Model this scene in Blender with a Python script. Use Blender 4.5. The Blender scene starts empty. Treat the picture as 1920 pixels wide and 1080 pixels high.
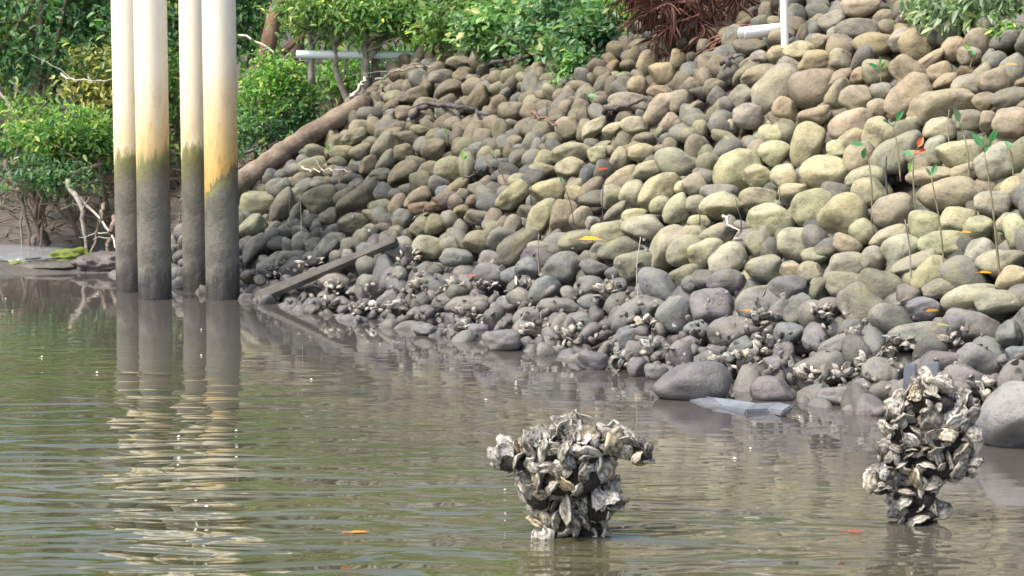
import bpy, bmesh, math, random
import numpy as np
from mathutils import Vector, Matrix, noise

random.seed(7)
rng = np.random.default_rng(7)
scene = bpy.context.scene
col = scene.collection

# ------------------------------------------------------------------ camera, sky, sun, exposure
FPX = 3600.0                       # focal length in pixels of a 1920 px wide frame
PITCH = math.atan(340.0 / FPX)
CAM = np.array([0.0, 0.0, 1.5])
cam_data = bpy.data.cameras.new('camera')
cam = bpy.data.objects.new('camera', cam_data)
col.objects.link(cam)
cam.location = CAM
cam.rotation_euler = (math.radians(90) - PITCH, 0, 0)
cam_data.sensor_width = 36.0
cam_data.lens = 36.0 * FPX / 1920.0
cam_data.clip_end = 600
cam_data.dof.use_dof = True
cam_data.dof.focus_distance = 9.5
cam_data.dof.aperture_fstop = 9.0
scene.camera = cam

SUN_EL, SUN_AZ = 58.0, -122.0      # azimuth in degrees from +Y towards +X
world = bpy.data.worlds.new('World')
scene.world = world
world.use_nodes = True
wn = world.node_tree
bg = wn.nodes['Background']
sky = wn.nodes.new('ShaderNodeTexSky')
sky.sky_type = 'NISHITA'
sky.sun_disc = False
sky.sun_elevation = math.radians(SUN_EL)
sky.sun_rotation = math.radians(SUN_AZ)
sky.air_density = 1.0
sky.dust_density = 5.0
sky.ozone_density = 1.0
wn.links.new(sky.outputs['Color'], bg.inputs['Color'])
bg.inputs['Strength'].default_value = 0.15
sun_data = bpy.data.lights.new('sun', 'SUN')
sun = bpy.data.objects.new('sun', sun_data)
col.objects.link(sun)
sun_data.energy = 2.7
sun_data.angle = math.radians(16)
sun_data.color = (1.0, 0.94, 0.84)
el, az = math.radians(SUN_EL), math.radians(SUN_AZ)
sdir = Vector((math.sin(az) * math.cos(el), math.cos(az) * math.cos(el), math.sin(el)))
sun.rotation_euler = (-sdir).to_track_quat('-Z', 'Y').to_euler()
scene.view_settings.view_transform = 'Standard'
scene.view_settings.look = 'None'
scene.view_settings.exposure = 1.02
scene.view_settings.gamma = 1.0
scene.view_settings.use_curve_mapping = False

# ------------------------------------------------------------------ geometry of the place
CR = np.array([1.0, 0.0, 0.0])
CU = np.array([0.0, math.sin(PITCH), math.cos(PITCH)])
CF = np.array([0.0, math.cos(PITCH), -math.sin(PITCH)])


def ray(px, py):
    return CF + (px - 960.0) / FPX * CR + (540.0 - py) / FPX * CU


def on_z(px, py, z=0.0):
    d = ray(px, py)
    return CAM + d * ((z - CAM[2]) / d[2])


def at_y(px, py, y):
    d = ray(px, py)
    return CAM + d * (y / d[1])


def project(p):
    v = np.asarray(p) - CAM
    w = v @ CF
    return 960 + FPX * (v @ CR) / w, 540 - FPX * (v @ CU) / w, w


P0 = on_z(500, 560)
P1 = on_z(1850, 800)
TD = (P1 - P0) / np.linalg.norm(P1 - P0)          # along the waterline, towards the camera
ND = np.array([-TD[1], TD[0], 0.0])
if ND[0] < 0:
    ND = -ND                                      # up the bank
TAN = math.tan(math.radians(33))
CREST = 3.75


def sd(x, y):
    return (x - P0[0]) * TD[0] + (y - P0[1]) * TD[1], (x - P0[0]) * ND[0] + (y - P0[1]) * ND[1]


def slope_z(d):
    d = np.asarray(d, float)
    return np.where(d < CREST, d * TAN, CREST * TAN + (d - CREST) * 0.12)


SN = np.array([-TAN * ND[0], -TAN * ND[1], 1.0])
SN /= np.linalg.norm(SN)


def hit_slope(px, py, low=0.02):
    """First point of the line of sight on the stone slope or the flat at its foot."""
    d = ray(px, py)
    ys = np.linspace(4, 40, 2400)
    p = CAM[None] + d[None] * (ys / d[1])[:, None]
    s, dd = sd(p[:, 0], p[:, 1])
    z = np.maximum(slope_z(dd), low)
    i = int(np.argmax(p[:, 2] <= z))
    if p[i, 2] > z[i]:
        i = len(ys) - 1
    return p[i]


LOGA = hit_slope(440, 372)
LOGB = hit_slope(688, 208)
S_END = min(sd(*LOGA[:2])[0], sd(*LOGB[:2])[0]) - 0.15


def sstep(a, b, x):
    t = np.clip((x - a) / (b - a), 0, 1)
    return t * t * (3 - 2 * t)


def ground_z(x, y):
    x = np.asarray(x, float); y = np.asarray(y, float)
    s, d = sd(x, y)
    mudz = 0.05 * np.exp(-((d + 0.35) / 0.35) ** 2) * sstep(5.6, 6.6, s) + 0.012 * np.sin(s * 9 + d * 14) + 0.01 * np.sin(s * 23 - d * 11)
    rev = np.where(d > 0, slope_z(d) - 0.23 + 0.14 * np.exp(-(d / 0.32) ** 2), d * 0.16 - 0.05 + .0) + mudz * np.exp(-(d / 0.8) ** 2)
    rev = np.maximum(rev, -1.2)
    flat = sstep(-4.2, -4.8, x)
    wob = 0.05 * np.sin(x * 1.7 + 0.6 * y) + 0.04 * np.sin(x * 3.9 - y * 1.3) + 0.03 * np.sin(y * 5.1 + x)
    bar = 0.09 * np.exp(-((y - 18.1 - 0.12 * x) / 0.55) ** 2)
    nat = -0.5 + 0.46 * sstep(15.6, 17.4, y) + bar * sstep(-9, -5, x) * 1.0
    nat = nat + np.clip(y - 20.2 - 0.25 * wob * 5, 0, 2.2) * .36 + np.clip(y - 22.4, 0, 60) * .15 * (1 - 0.6 * sstep(24, 34, y))
    edge = sstep(-4.1, -3.0, x)
    nat = nat + edge * 0.10 * sstep(16, 17.2, y) + edge * np.clip(y - 17.5, 0, 5) * 0.14
    nat = nat + wob * 0.55 * sstep(16.5, 18, y)
    k = sstep(S_END - 0.5, S_END + 0.2, s)
    return nat * (1 - k) + rev * k


# ------------------------------------------------------------------ helpers
def mesh_np(name, verts, faces, smooth=True):
    """verts (N,3); faces (M,k) one polygon size, or a list of such arrays."""
    me = bpy.data.meshes.new(name)
    verts = np.asarray(verts, np.float32)
    if not isinstance(faces, (list, tuple)):
        faces = [faces]
    faces = [np.asarray(f, np.int32) for f in faces if len(f)]
    me.vertices.add(len(verts))
    me.vertices.foreach_set('co', verts.ravel())
    loops = np.concatenate([f.ravel() for f in faces])
    tot = np.concatenate([np.full(len(f), f.shape[1], np.int32) for f in faces])
    start = np.concatenate([[0], np.cumsum(tot)[:-1]]).astype(np.int32)
    me.loops.add(len(loops))
    me.loops.foreach_set('vertex_index', loops)
    me.polygons.add(len(tot))
    me.polygons.foreach_set('loop_start', start)
    me.polygons.foreach_set('loop_total', tot)
    me.polygons.foreach_set('use_smooth', np.full(len(tot), smooth, bool))
    me.update(calc_edges=True)
    return me


def link(name, me, mat=None, parent=None, loc=None):
    o = bpy.data.objects.new(name, me)
    col.objects.link(o)
    if mat is not None and me is not None and not me.materials:
        me.materials.append(mat)
    if parent is not None:
        o.parent = parent
    if loc is not None:
        o.location = Vector(loc)
    return o


def tag(o, label=None, cat=None, group=None, kind=None):
    if label: o['label'] = label
    if cat: o['category'] = cat
    if group: o['group'] = group
    if kind: o['kind'] = kind
    return o


def empty(name, loc, label, cat, group=None):
    o = bpy.data.objects.new(name, None)
    o.empty_display_size = 0.1
    col.objects.link(o)
    o.location = Vector(loc)
    return tag(o, label, cat, group)


class MB:
    """collects polygons of several sizes"""
    def __init__(s):
        s.v = []; s.n = 0; s.f = {}

    def add(s, verts, *faces):
        verts = np.asarray(verts, float)
        for f in faces:
            f = np.asarray(f, int)
            if len(f):
                s.f.setdefault(f.shape[1], []).append(f + s.n)
        s.v.append(verts); s.n += len(verts)

    def tube(s, pts, radii, seg=8, caps=True, rough=0.0):
        pts = [np.asarray(p, float) for p in pts]
        n = len(pts)
        if np.isscalar(radii): radii = [radii] * n
        up = np.array([0.123, 0.456, 0.88])
        vs = []
        for i in range(n):
            t = pts[min(i + 1, n - 1)] - pts[max(i - 1, 0)]
            t = t / (np.linalg.norm(t) + 1e-9)
            a = np.cross(t, up)
            if np.linalg.norm(a) < 1e-3: a = np.cross(t, [1, 0, 0])
            a /= np.linalg.norm(a); b = np.cross(t, a)
            for k in range(seg):
                an = 2 * math.pi * k / seg
                r = radii[i] * (1 + (rough * (random.random() - .5) if rough else 0))
                vs.append(pts[i] + r * (math.cos(an) * a + math.sin(an) * b))
        q = []
        for i in range(n - 1):
            for k in range(seg):
                k2 = (k + 1) % seg
                q.append((i * seg + k, i * seg + k2, (i + 1) * seg + k2, (i + 1) * seg + k))
        tri = []
        if caps:
            vs.append(pts[0]); vs.append(pts[-1])
            c0, c1 = n * seg, n * seg + 1
            for k in range(seg):
                k2 = (k + 1) % seg
                tri.append((c0, k2, k)); tri.append((c1, (n - 1) * seg + k, (n - 1) * seg + k2))
        s.add(vs, q, tri)

    def mesh(s, name, smooth=True):
        return mesh_np(name, np.concatenate(s.v), [np.concatenate(a) for a in s.f.values()], smooth)


def curve_pts(ctrl, n=10, wob=0.0):
    """Catmull-Rom through control points"""
    c = [np.asarray(p, float) for p in ctrl]
    c = [2 * c[0] - c[1]] + c + [2 * c[-1] - c[-2]]
    out = []
    m = len(c) - 3
    per = max(2, n // m)
    for i in range(m):
        p0, p1, p2, p3 = c[i:i + 4]
        for k in range(per + (1 if i == m - 1 else 0)):
            t = k / per
            out.append(0.5 * ((2 * p1) + (-p0 + p2) * t + (2 * p0 - 5 * p1 + 4 * p2 - p3) * t * t + (-p0 + 3 * p1 - 3 * p2 + p3) * t ** 3))
    if wob:
        out = [p + np.array([random.gauss(0, wob) for _ in range(3)]) for p in out]
    return out


def unit(v):
    return v / (np.linalg.norm(v, axis=-1, keepdims=True) + 1e-9)


def leaf_arrays(cen, axis, nrm, length, width, fold=0.25, droop=0.15):
    """folded leaf blades: 6 verts and 2 quads each"""
    n = len(cen)
    axis = unit(axis)
    side = unit(np.cross(axis, nrm))
    up = np.cross(side, axis)
    L = np.asarray(length).reshape(-1, 1) * np.ones((n, 1)); W = np.asarray(width).reshape(-1, 1) * np.ones((n, 1))
    base = cen
    tip = cen + axis * L - up * L * droop
    r1 = cen + axis * L * .32 + side * W * .5 + up * W * fold
    r2 = cen + axis * L * .70 + side * W * .38 + up * (W * fold - L * droop * .5)
    l1 = cen + axis * L * .32 - side * W * .5 + up * W * fold
    l2 = cen + axis * L * .70 - side * W * .38 + up * (W * fold - L * droop * .5)
    v = np.stack([base, r1, r2, tip, l2, l1], 1).reshape(-1, 3)
    i = np.arange(n)[:, None] * 6
    f = np.concatenate([i + np.array([[0, 1, 2, 3]]), i + np.array([[0, 3, 4, 5]])], 0)
    return v, f


# ------------------------------------------------------------------ materials
def new_mat(name):
    m = bpy.data.materials.new(name)
    m.use_nodes = True
    nt = m.node_tree
    return m, nt, nt.nodes['Principled BSDF'], nt.nodes['Material Output']


def node(nt, t, **kw):
    n = nt.nodes.new(t)
    for k, v in kw.items():
        if k.startswith('i_'):
            n.inputs[k[2:].replace('_', ' ')].default_value = v
        else:
            setattr(n, k, v)
    return n


def ramp(nt, stops, interp='LINEAR'):
    r = nt.nodes.new('ShaderNodeValToRGB')
    r.color_ramp.interpolation = interp
    e = r.color_ramp.elements
    while len(e) > 1: e.remove(e[-1])
    e[0].position = stops[0][0]; e[0].color = tuple(stops[0][1]) + (1,)
    for p, c in stops[1:]:
        x = e.new(p); x.color = tuple(c) + (1,)
    return r


def mixc(nt, fac, a, b, mode='MIX'):
    m = nt.nodes.new('ShaderNodeMix'); m.data_type = 'RGBA'; m.blend_type = mode
    if isinstance(fac, float): m.inputs[0].default_value = fac
    else: nt.links.new(fac, m.inputs[0])
    for i, c in ((6, a), (7, b)):
        if isinstance(c, tuple): m.inputs[i].default_value = c + (1,)
        else: nt.links.new(c, m.inputs[i])
    return m.outputs[2]


def noise_tex(nt, vec, scale, detail=4, rough=.55, dist=0.0):
    n = node(nt, 'ShaderNodeTexNoise')
    n.inputs['Scale'].default_value = scale; n.inputs['Detail'].default_value = detail
    n.inputs['Roughness'].default_value = rough; n.inputs['Distortion'].default_value = dist
    if vec is not None: nt.links.new(vec, n.inputs['Vector'])
    return n


def bump(nt, height, strength, distance, bsdf):
    b = node(nt, 'ShaderNodeBump')
    b.inputs['Strength'].default_value = strength; b.inputs['Distance'].default_value = distance
    nt.links.new(height, b.inputs['Height']); nt.links.new(b.outputs[0], bsdf.inputs['Normal'])
    return b


def make_stone_mat(name, use_attr):
    m, nt, bs, out = new_mat(name)
    geo = node(nt, 'ShaderNodeNewGeometry'); P = geo.outputs['Position']
    if use_attr:
        c = node(nt, 'ShaderNodeAttribute'); c.attribute_name = 'tint'; base = c.outputs['Color']
    else:
        c = node(nt, 'ShaderNodeObjectInfo'); base = c.outputs['Color']
    n1 = noise_tex(nt, P, 9, 5, .6)
    n2 = noise_tex(nt, P, 38, 6, .7)
    n3 = noise_tex(nt, P, 150, 3, .7)
    n4 = noise_tex(nt, P, 3.0, 3, .5)
    r1 = ramp(nt, [(.28, (.5, .5, .53)), (.45, (.92, .92, .93)), (.58, (1.05, 1.04, 1)), (.75, (1.32, 1.25, 1.08))])
    nt.links.new(n1.outputs[0], r1.inputs[0])
    a = mixc(nt, 1.0, base, r1.outputs[0], 'MULTIPLY')
    r2 = ramp(nt, [(.33, (.6, .58, .56)), (.47, (1, 1, 1)), (.66, (1.0, 1.0, 1.0)), (.8, (1.3, 1.3, 1.28))])
    nt.links.new(n2.outputs[0], r2.inputs[0])
    a = mixc(nt, .85, a, r2.outputs[0], 'MULTIPLY')
    nl = noise_tex(nt, P, 5.0, 7, .72, .8)
    rl = ramp(nt, [(.52, (0, 0, 0)), (.66, (.8, .8, .8))]); nt.links.new(nl.outputs[0], rl.inputs[0])
    # yellow-green algae film on the middle of the bank, mud film low down: dirt that stays put
    sep = node(nt, 'ShaderNodeSeparateXYZ'); nt.links.new(P, sep.inputs[0])
    z = node(nt, 'ShaderNodeMath', operation='MULTIPLY_ADD'); nt.links.new(n4.outputs[0], z.inputs[0]); z.inputs[1].default_value = .5
    nt.links.new(sep.outputs[2], z.inputs[2])
    rm = ramp(nt, [(.22, (1, 1, 1)), (.62, (0, 0, 0))]); nt.links.new(z.outputs[0], rm.inputs[0])
    rmoss = ramp(nt, [(.55, (0, 0, 0)), (.85, (1, 1, 1)), (1.0, (.4, .4, .4))]); nt.links.new(z.outputs[0], rmoss.inputs[0])
    mo = node(nt, 'ShaderNodeMath', operation='MULTIPLY'); nt.links.new(rmoss.outputs[0], mo.inputs[0]); nt.links.new(rl.outputs[0], mo.inputs[1])
    a = mixc(nt, mo.outputs[0], a, (.235, .225, .10))
    nm = noise_tex(nt, P, 6, 6, .7)
    mm = node(nt, 'ShaderNodeMath', operation='MULTIPLY'); nt.links.new(rm.outputs[0], mm.inputs[0]); nt.links.new(nm.outputs[0], mm.inputs[1])
    a = mixc(nt, mm.outputs[0], a, (.115, .108, .107))
    nt.links.new(a, bs.inputs['Base Color'])
    rr = ramp(nt, [(.05, (.3, .3, .3)), (.4, (.5, .5, .5)), (.9, (.78, .78, .78))]); nt.links.new(z.outputs[0], rr.inputs[0])
    nt.links.new(rr.outputs[0], bs.inputs['Roughness'])
    bs.inputs['Specular IOR Level'].default_value = .4
    add = node(nt, 'ShaderNodeMath', operation='MULTIPLY_ADD'); nt.links.new(n3.outputs[0], add.inputs[0]); add.inputs[1].default_value = .3
    nt.links.new(n2.outputs[0], add.inputs[2])
    bump(nt, add.outputs[0], .7, .014, bs)
    return m


M_STONE = make_stone_mat('river_stone', False)
M_STONES = make_stone_mat('river_stones_packed', True)


def simple_mat(name, c1, c2, scale=10, rough=.7, bstr=.4, bdist=.01, stretch=None, coord='pos', spec=.3):
    m, nt, bs, out = new_mat(name)
    if coord == 'pos':
        P = node(nt, 'ShaderNodeNewGeometry').outputs['Position']
    else:
        P = node(nt, 'ShaderNodeTexCoord').outputs['Object']
    if stretch:
        mp = node(nt, 'ShaderNodeMapping'); mp.inputs['Scale'].default_value = stretch
        nt.links.new(P, mp.inputs[0]); P = mp.outputs[0]
    n = noise_tex(nt, P, scale, 6, .65)
    r = ramp(nt, [(.32, c1), (.68, c2)]); nt.links.new(n.outputs[0], r.inputs[0])
    nt.links.new(r.outputs[0], bs.inputs['Base Color'])
    bs.inputs['Roughness'].default_value = rough
    bs.inputs['Specular IOR Level'].default_value = spec
    n2 = noise_tex(nt, P, scale * 4, 5, .7)
    bump(nt, n2.outputs[0], bstr, bdist, bs)
    return m


def leaf_mat(name, stops, trans=.5, rough=.45):
    m, nt, bs, out = new_mat(name)
    g = node(nt, 'ShaderNodeNewGeometry')
    r = ramp(nt, stops); nt.links.new(g.outputs['Random Per Island'], r.inputs[0])
    n = noise_tex(nt, g.outputs['Position'], 1.6, 3, .6)
    rv = ramp(nt, [(.3, (.42, .5, .58)), (.7, (1.35, 1.28, 1.1))]); nt.links.new(n.outputs[0], rv.inputs[0])
    c = mixc(nt, 1.0, r.outputs[0], rv.outputs[0], 'MULTIPLY')
    nt.links.new(c, bs.inputs['Base Color'])
    bs.inputs['Roughness'].default_value = rough
    t = node(nt, 'ShaderNodeBsdfTranslucent')
    c2 = mixc(nt, 1.0, c, (1.15, 1.3, .75), 'MULTIPLY')
    nt.links.new(c2, t.inputs['Color'])
    ms = node(nt, 'ShaderNodeMixShader'); ms.inputs[0].default_value = trans
    nt.links.new(bs.outputs[0], ms.inputs[1]); nt.links.new(t.outputs[0], ms.inputs[2])
    nt.links.new(ms.outputs[0], out.inputs['Surface'])
    return m


M_LEAF_DARK = leaf_mat('mangrove_leaf_dark', [(0, (0.057, 0.137, 0.082)), (.45, (0.107, 0.248, 0.130)), (.8, (0.176, 0.350, 0.154)), (.97, (0.323, 0.432, 0.279)), (1, (0.750, 0.720, 0.285))])
M_LEAF_MID = leaf_mat('mangrove_leaf_mid', [(0, (0.083, 0.193, 0.068)), (.5, (0.162, 0.341, 0.101)), (.85, (0.279, 0.458, 0.150)), (1, (0.745, 0.705, 0.227))])
M_LEAF_PALE = leaf_mat('shrub_leaf_pale', [(0, (0.113, 0.231, 0.080)), (.5, (0.216, 0.367, 0.123)), (.85, (0.335, 0.486, 0.184)), (1, (0.712, 0.712, 0.275))])
M_LEAF_YEL = leaf_mat('leaf_yellow_and_sunlit', [(0, (0.206, 0.273, 0.088)), (.35, (0.435, 0.435, 0.149)), (.75, (0.750, 0.662, 0.257)), (1, (0.750, 0.750, 0.464))])  # sunlight on the bush is put into this yellow, shared with a fallen leaf
M_LEAF_HERB = leaf_mat('herb_leaf', [(0, (0.112, 0.219, 0.095)), (.4, (0.186, 0.348, 0.169)), (.8, (0.265, 0.461, 0.254)), (1, (0.569, 0.576, 0.245))], rough=.4)
M_LEAF_SILVER = leaf_mat('silver_leaf', [(0, (0.127, 0.195, 0.127)), (.5, (0.252, 0.353, 0.252)), (.9, (0.490, 0.592, 0.423)), (1, (0.750, 0.718, 0.382))])
M_LEAF_SEED = leaf_mat('seedling_leaf', [(0, (.07, .22, .05)), (.6, (.11, .33, .14)), (1, (.2, .4, .12))], trans=.4, rough=.35)
M_LEAF_ORANGE = leaf_mat('fallen_leaf', [(0, (.62, .17, .01)), (.6, (.75, .30, .015)), (1, (.8, .42, .03))], trans=.25)
M_LEAF_RED = leaf_mat('red_leaf', [(0, (.6, .06, .015)), (1, (.75, .12, .02))], trans=.3)
M_BARK = simple_mat('mangrove_bark', (.10, .075, .055), (.27, .22, .17), 7, .85, .6, .02, (1, 1, .35))
M_BARK_RED = simple_mat('rusty_bark', (.11, .062, .042), (.27, .17, .12), 6, .8, .6, .02, (1, 1, .4))
M_TWIG = simple_mat('grey_twig', (.16, .14, .12), (.36, .33, .29), 14, .85, .5, .006)
M_TWIG_PALE = simple_mat('bleached_twig', (.34, .31, .26), (.55, .51, .45), 14, .8, .4, .005)
M_TWIG_DARK = simple_mat('wet_dark_twig', (.035, .03, .03), (.12, .10, .11), 14, .5, .5, .006)
M_STEM = simple_mat('seedling_stem', (.12, .11, .06), (.27, .25, .15), 20, .6, .3, .003)
M_FROND = simple_mat('dead_frond', (.055, .028, .024), (.27, .135, .10), 9, .8, .4, .006)
M_LOG = simple_mat('log_bark', (.075, .058, .042), (.27, .215, .165), 6, .9, .8, .02)
M_CUTWOOD = simple_mat('weathered_plank', (.045, .043, .038), (.105, .10, .088), 6, .75, .5, .006, (1, 1, 1))
M_MUD = None

# ------------------------------------------------------------------ ground and water
m, nt, bs, out = new_mat('mud_ground'); M_GROUND = m
P = node(nt, 'ShaderNodeNewGeometry').outputs['Position']
n1 = noise_tex(nt, P, 2.2, 6, .6); n2 = noise_tex(nt, P, 18, 6, .7)
r1 = ramp(nt, [(.3, (.06, .053, .048)), (.55, (.11, .098, .09)), (.75, (.15, .125, .1))]); nt.links.new(n1.outputs[0], r1.inputs[0])
sep = node(nt, 'ShaderNodeSeparateXYZ'); nt.links.new(P, sep.inputs[0])
rz = ramp(nt, [(.12, (0, 0, 0)), (.5, (1, 1, 1))]); nt.links.new(sep.outputs[2], rz.inputs[0])
nt.links.new(mixc(nt, rz.outputs[0], r1.outputs[0], (.062, .05, .04)), bs.inputs['Base Color'])
rr = ramp(nt, [(.1, (.28, .28, .28)), (.45, (.85, .85, .85))]); nt.links.new(sep.outputs[2], rr.inputs[0])
nt.links.new(rr.outputs[0], bs.inputs['Roughness'])
bump(nt, n2.outputs[0], .7, .03, bs)

xs = np.concatenate([np.linspace(-120, -14, 24), np.linspace(-13.6, 8, 150), np.linspace(8.5, 120, 26)])
ys = np.concatenate([np.linspace(-30, 3, 12), np.linspace(3.4, 30, 180), np.linspace(31, 160, 34)])
X, Y = np.meshgrid(xs, ys)
Z = ground_z(X, Y)
V = np.stack([X.ravel(), Y.ravel(), Z.ravel()], 1)
nx, ny = len(xs), len(ys)
ii = (np.arange(ny - 1)[:, None] * nx + np.arange(nx - 1)[None]).ravel()
F = np.stack([ii, ii + 1, ii + nx + 1, ii + nx], 1)
tag(link('ground', mesh_np('ground', V, F), M_GROUND), kind='structure')

m, nt, bs, out = new_mat('murky_water'); M_WATER = m
P = node(nt, 'ShaderNodeNewGeometry').outputs['Position']
n0 = noise_tex(nt, P, .5, 3, .5)
rc = ramp(nt, [(.3, (.050, .053, .024)), (.7, (.088, .086, .042))]); nt.links.new(n0.outputs[0], rc.inputs[0])
WCOL = rc
bs.inputs['Roughness'].default_value = .03
bs.inputs['IOR'].default_value = 1.68
bs.inputs['Specular IOR Level'].default_value = .5
mp = node(nt, 'ShaderNodeMapping'); mp.inputs['Scale'].default_value = (.5, 1.5, 1); mp.inputs['Rotation'].default_value = (0, 0, math.radians(6))
nt.links.new(P, mp.inputs[0])
w1 = noise_tex(nt, mp.outputs[0], 2.9, 2.0, .45, .7)
w2 = noise_tex(nt, mp.outputs[0], 6.5, 1, .4, .3)
# calmer near the stones, livelier out in the channel
sep = node(nt, 'ShaderNodeSeparateXYZ'); nt.links.new(P, sep.inputs[0])
ma = node(nt, 'ShaderNodeVectorMath', operation='DOT_PRODUCT'); nt.links.new(P, ma.inputs[0]); ma.inputs[1].default_value = tuple(ND)
mr = node(nt, 'ShaderNodeMapRange'); nt.links.new(ma.outputs['Value'], mr.inputs[0])
d0 = float(P0 @ ND)
mr.inputs[1].default_value = d0 - 3.9; mr.inputs[2].default_value = d0 - 1.8; mr.inputs[3].default_value = 1.0; mr.inputs[4].default_value = .07
ms_ = node(nt, 'ShaderNodeMapRange'); nt.links.new(ma.outputs['Value'], ms_.inputs[0])
ms_.inputs[1].default_value = d0 - 3.8; ms_.inputs[2].default_value = d0 - 1.2
nt.links.new(mixc(nt, ms_.outputs[0], WCOL.outputs[0], (.064, .060, .055)), bs.inputs['Base Color'])   # silt stirred up in the shallows
hsum = node(nt, 'ShaderNodeMath', operation='MULTIPLY_ADD'); nt.links.new(w2.outputs[0], hsum.inputs[0]); hsum.inputs[1].default_value = .2
nt.links.new(w1.outputs[0], hsum.inputs[2])
my = node(nt, 'ShaderNodeMapRange'); nt.links.new(sep.outputs[1], my.inputs[0])
my.inputs[1].default_value = 6.5; my.inputs[2].default_value = 12.6; my.inputs[3].default_value = 1.0; my.inputs[4].default_value = .13
m2 = node(nt, 'ShaderNodeMath', operation='MULTIPLY'); nt.links.new(mr.outputs[0], m2.inputs[0]); nt.links.new(my.outputs[0], m2.inputs[1])
hm = node(nt, 'ShaderNodeMath', operation='MULTIPLY'); nt.links.new(hsum.outputs[0], hm.inputs[0]); nt.links.new(m2.outputs[0], hm.inputs[1])
WB = bump(nt, hm.outputs[0], 1.0, .075, bs)
wx = np.linspace(-120, 120, 40); wy = np.linspace(-25, 45, 30)
X, Y = np.meshgrid(wx, wy)
V = np.stack([X.ravel(), Y.ravel(), np.zeros(X.size)], 1)
nx, ny = len(wx), len(wy)
ii = (np.arange(ny - 1)[:, None] * nx + np.arange(nx - 1)[None]).ravel()
tag(link('water', mesh_np('water', V, np.stack([ii, ii + 1, ii + nx + 1, ii + nx], 1)), M_WATER), kind='structure')

# ------------------------------------------------------------------ jetty piles
def pile_mat(name, z_mud, z_green, z_ochre, ochre):
    m, nt, bs, out = new_mat(name)
    P = node(nt, 'ShaderNodeTexCoord').outputs['Object']
    sep = node(nt, 'ShaderNodeSeparateXYZ'); nt.links.new(P, sep.inputs[0])
    mp = node(nt, 'ShaderNodeMapping'); mp.inputs['Scale'].default_value = (1, 1, .22); nt.links.new(P, mp.inputs[0])
    n1 = noise_tex(nt, mp.outputs[0], 13, 7, .72); n2 = noise_tex(nt, P, 26, 6, .7); n3 = noise_tex(nt, P, 4, 4, .6)
    za = node(nt, 'ShaderNodeMath', operation='MULTIPLY_ADD'); nt.links.new(n1.outputs[0], za.inputs[0]); za.inputs[1].default_value = .5
    nt.links.new(sep.outputs[2], za.inputs[2])
    zz = node(nt, 'ShaderNodeMath', operation='SUBTRACT'); nt.links.new(za.outputs[0], zz.inputs[0]); zz.inputs[1].default_value = .25
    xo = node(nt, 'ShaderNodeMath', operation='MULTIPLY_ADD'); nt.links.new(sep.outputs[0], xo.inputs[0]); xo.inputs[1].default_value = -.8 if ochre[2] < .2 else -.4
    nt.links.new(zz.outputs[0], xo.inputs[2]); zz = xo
    S = 3.0
    zs = node(nt, 'ShaderNodeMath', operation='DIVIDE'); nt.links.new(zz.outputs[0], zs.inputs[0]); zs.inputs[1].default_value = S
    r = ramp(nt, [(0, (.035, .033, .031)), (.14 / S, (.06, .058, .052)), (.26 / S, (.15, .145, .125)), (z_mud / S, (.125, .12, .098)),
                  ((z_mud + .10) / S, (.13, .125, .07)), ((z_green - .03) / S, (.19, .20, .075)), ((z_green + .035) / S, tuple(.75 * o for o in ochre)), ((z_green + .09) / S, ochre),
                  (z_ochre / S, tuple(.5 * o + .5 * w for o, w in zip(ochre, (.8, .7, .52)))), ((z_ochre + .35) / S, (.80, .72, .56)), (1, (.85, .82, .74))])
    nt.links.new(zs.outputs[0], r.inputs[0])
    rb = ramp(nt, [(.3, (.5, .5, .5)), (.5, (1, 1, 1)), (.72, (1.35, 1.34, 1.28))]); nt.links.new(n3.outputs[0], rb.inputs[0])
    below = ramp(nt, [((z_mud + .12) / S, (1, 1, 1)), ((z_green + .1) / S, (0, 0, 0))]); nt.links.new(zs.outputs[0], below.inputs[0])
    c1 = mixc(nt, 1.0, r.outputs[0], rb.outputs[0], 'MULTIPLY')
    n5 = noise_tex(nt, mp.outputs[0], 22, 6, .75)
    r5 = ramp(nt, [(.36, (.62, .52, .36)), (.5, (1, 1, 1))]); nt.links.new(n5.outputs[0], r5.inputs[0])
    grime = ramp(nt, [(z_green / S, (.7, .7, .7)), ((z_ochre + .5) / S, (.12, .12, .12))]); nt.links.new(zs.outputs[0], grime.inputs[0])
    c3 = mixc(nt, grime.outputs[0], r.outputs[0], mixc(nt, 1.0, r.outputs[0], r5.outputs[0], 'MULTIPLY'))
    c = mixc(nt, below.outputs[0], c3, c1)
    nt.links.new(c, bs.inputs['Base Color'])
    rr = ramp(nt, [(0, (.25, .25, .25)), (.3 / S, (.6, .6, .6)), (z_green / S, (.7, .7, .7)), ((z_green + .1) / S, (.42, .42, .42))]); nt.links.new(zs.outputs[0], rr.inputs[0])
    nt.links.new(rr.outputs[0], bs.inputs['Roughness'])
    bm = mixc(nt, below.outputs[0], (.5, .5, .5), n2.outputs[0])
    bump(nt, bm, .7, .012, bs)
    return m


def add_pile(px, wpx, base_py, label, mat):
    b = on_z(px, base_py)
    r = wpx / 2 / FPX * (b[1])
    mb = MB()
    zs_ = [-1.0, -.1, .1, .3, .6, .9, 1.2, 1.6, 2.2, 3, 4.2]
    mb.tube([(0, 0, z) for z in zs_], [r * (1.01 if z < .9 else .995) for z in zs_], 48)
    o = link('jetty_pile', mb.mesh('jetty_pile'), mat, None, (b[0], b[1], 0))
    tag(o, label, 'pile', 'sleeved piles standing in the creek')


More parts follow.
